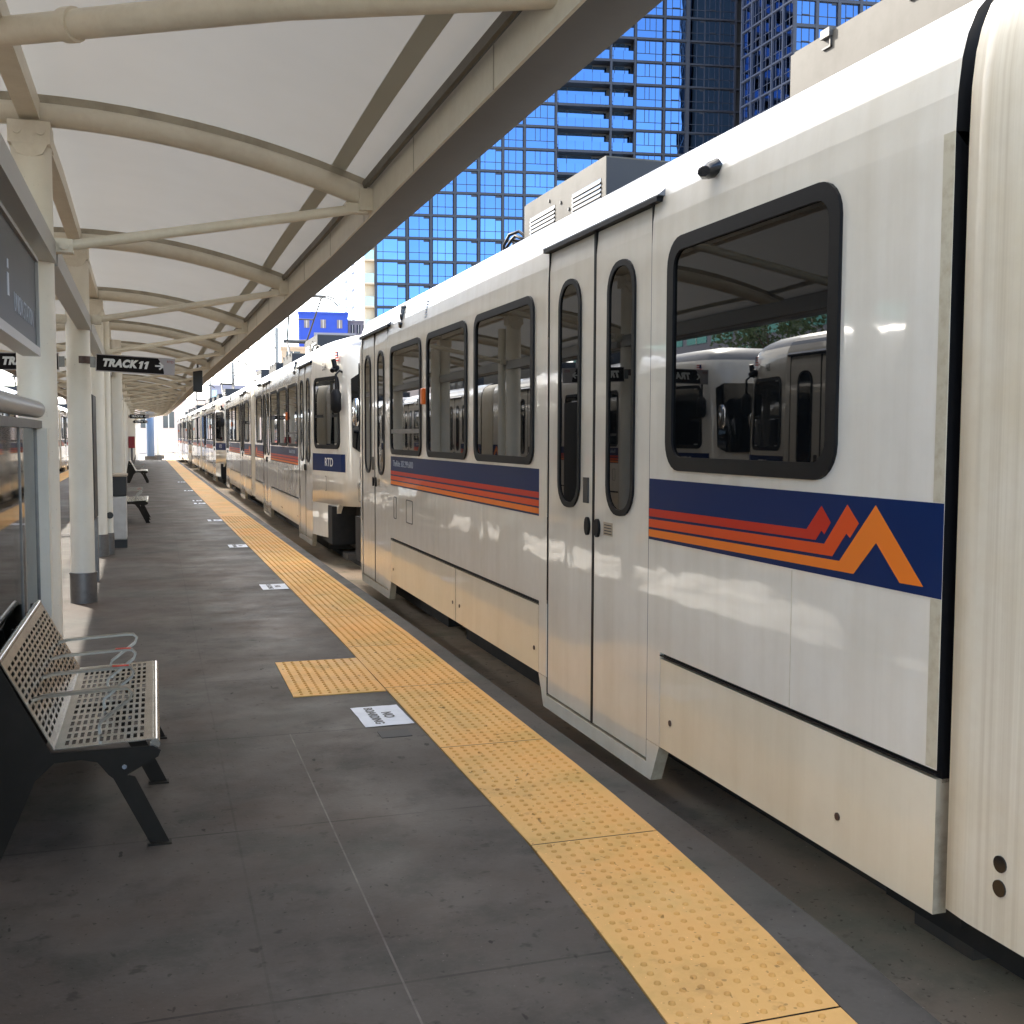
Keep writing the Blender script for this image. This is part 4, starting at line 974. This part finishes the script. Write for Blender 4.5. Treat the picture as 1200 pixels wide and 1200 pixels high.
t = building(39.8, 241.9, 5.2, 12, 26.6, 'scaffold', 'grey unfinished concrete frame beside the blue wrapped block', rz=-8, rows=6, cols=4, fh=3.1, ww=.6, wh=.6)
building(20.0, 184.2, 4.0, 8, 15.9, 'beige_wall', 'narrow beige building with stacked dark windows left of the blue block', rz=-8, rows=3, cols=1, fh=2.1, ww=.55, wh=.6)
building(22.8, 172.8, 5.6, 10, 13.7, 'orange_wall', 'tan brick building in front of the blue wrapped block', rz=-8, rows=2, cols=2, fh=3.4, ww=.3)
building(23.6, 170, 6, 8, 17.0, 'grey_wall', 'grey rooftop block above the tan building', rz=-8, rows=1, cols=2)
building(12.5, 268, 22, 16, 13.2, 'grey_wall', 'long pale grey block with rows of windows at the end of the tracks', rz=-8, rows=3, cols=9, fh=3.4, ww=.45, wh=.5, wm='pale_glass')
building(17.8, 205, 5.6, 10, 13.3, 'grey_wall', 'low grey flat-roofed building before the beige one', rz=-8, rows=1, cols=3)
building(-9, 128, 16.5, 8, 5.2, 'pink_wall', 'low pinkish stone station building closing the end of the platform', rz=-3, rows=1, cols=7, fh=3.6, ww=.5, wh=.5)
building(-45, 150, 24, 14, 16, 'pink_wall', 'pink brick block beyond the left track', rz=5, rows=4, cols=8, fh=3.4, ww=.45)
building(-2.1, 92, .95, .7, 2.6, 'pale_wall', 'small bright white kiosk at the end of the platform', rz=0, rows=1, cols=1, fh=1.6, ww=.5, wh=.5)
t = building(-44, 58, 62, 10, 17, 'grey_wall', 'green glass fronted building left of the station, mirrored in the train window', rz=88, rows=4, cols=14, fh=3.6, ww=.8, wh=.8, wm='green_glass')
for x, y, lab in ((-.25, 88.5, 'blue steel pylon at the end of the platform'), (.35, 93, 'slim cream steel pylon behind the blue one')):
    t = empty('pylon', (x, y, 0)); tag(t, lab, 'pylon'); b = MB(); b.cyl((0, 0, -.3), (0, 0, 9 if x < 0 else 7), .28 if x < 0 else .2, 16); b.build('shaft', 'tower_blue_paint' if x < 0 else 'cream_steel', t)
    b = MB(); b.cyl((0, 0, -.3), (0, 0, .1), .45, 16); b.build('footing', 'kerb_concrete', t)
# tower crane mast
t = empty('tower_crane', (44.6, 262, 0)); tag(t, 'thin lattice mast of a tower crane beside the glass tower', 'crane'); b = MB()
for sx_ in (-.9, .9):
    for sy_ in (-.9, .9): b.box(sx_-.11, sy_-.11, 0, sx_+.11, sy_+.11, 62)
for k in range(31):
    z = 2*k
    for s_ in (-.9, .9):
        b.tube([(-.9, s_, z), (.9, s_, z+2)] if k % 2 else [(.9, s_, z), (-.9, s_, z+2)], .07, 5); b.box(-.9, s_-.07, z-.07, .9, s_+.07, z+.07)
b.build('mast', 'grey_wall', t)
b = MB(); b.box(-12, -.6, 62, 40, .6, 63.2); b.build('jib', 'grey_wall', t)
# catenary poles and wires
def catenary_pole(x, y, reach, label):
    t = empty('catenary_pole', (x, y, 0)); tag(t, label, 'catenary pole', 'catenary poles beside the tracks')
    b = MB(); b.tube([(0, 0, -.3), (0, 0, 7.2)], [.14, .10], 12); b.build('pole', 'zinc', t)
    b = MB(); b.tube([(0, 0, 6.2), (reach, 0, 6.0)], .04, 8); b.tube([(0, 0, 6.9), (reach*.8, 0, 6.05)], .02, 6); b.build('bracket_arm', 'zinc', t)
for k, y in enumerate((58, 86, 114, 142)): catenary_pole(6.2-.012*(y-50), y, -2.7, ['nearest', 'second', 'third', 'farthest'][k]+' catenary pole on the right side of the trains')
for xc, lab in ((3.575, 'thin overhead wires above the right track'), (-5.02, 'thin overhead wires above the left track')):
    t = empty('overhead_wire', (xc, 0, 5.2)); tag(t, lab, 'overhead wire'); b = MB(); pts = []; 
    for k in range(0, 13): y = -20+14*k; pts.append((drift(max(y, 0))*.8, y, 0))
    b.tube(pts, .012, 5); b.build('contact_wire', 'dark_steel', t); b = MB(); b.tube([(p[0], p[1], .75-.0*k) for k, p in enumerate(pts)], .012, 5); b.build('carrier_wire', 'dark_steel', t)

# trees left of the tracks
def tree(x, y, h_, label):
    t = empty('tree', (x, y, -.3)); tag(t, label, 'tree', 'street trees left of the tracks'); b = MB()
    b.tube([(0, 0, 0), (.05, .1, h_*.3), (-.05, 0, h_*.6), (.1, .1, h_*.85)], [.18, .14, .09, .03], 8)
    for k in range(7):
        a = k*.9+random.random(); z = h_*(.35+.06*k); b.tube([(0, 0, z), (math.cos(a)*h_*.2, math.sin(a)*h_*.2, z+h_*.15)], [.06, .02], 6)
    b.build('trunk', 'bark', t); c = MB()
    clumps = [(Vector((random.gauss(0, .17)*h_, random.gauss(0, .17)*h_, h_*random.uniform(.42, .98))), h_*random.uniform(.07, .15)) for _ in range(22)]
    for p, r_ in clumps:
        for _ in range(90):
            q = p+Vector([random.gauss(0, 1) for _ in range(3)]).normalized()*r_*random.random()**.4; u = Vector([random.gauss(0, 1) for _ in range(3)]).normalized()*.13; v = u.orthogonal().normalized()*.08
            c.face([q-u, q+v, q+u, q-v])
    c.build('crown', 'leaf', t)
tree(-25, 49, 8.5, 'leafy street tree left of the tracks, nearer one in the window reflection'); tree(-30, 55, 9.5, 'taller leafy street tree left of the tracks in front of the green glass building')

scn.render.engine = 'CYCLES'
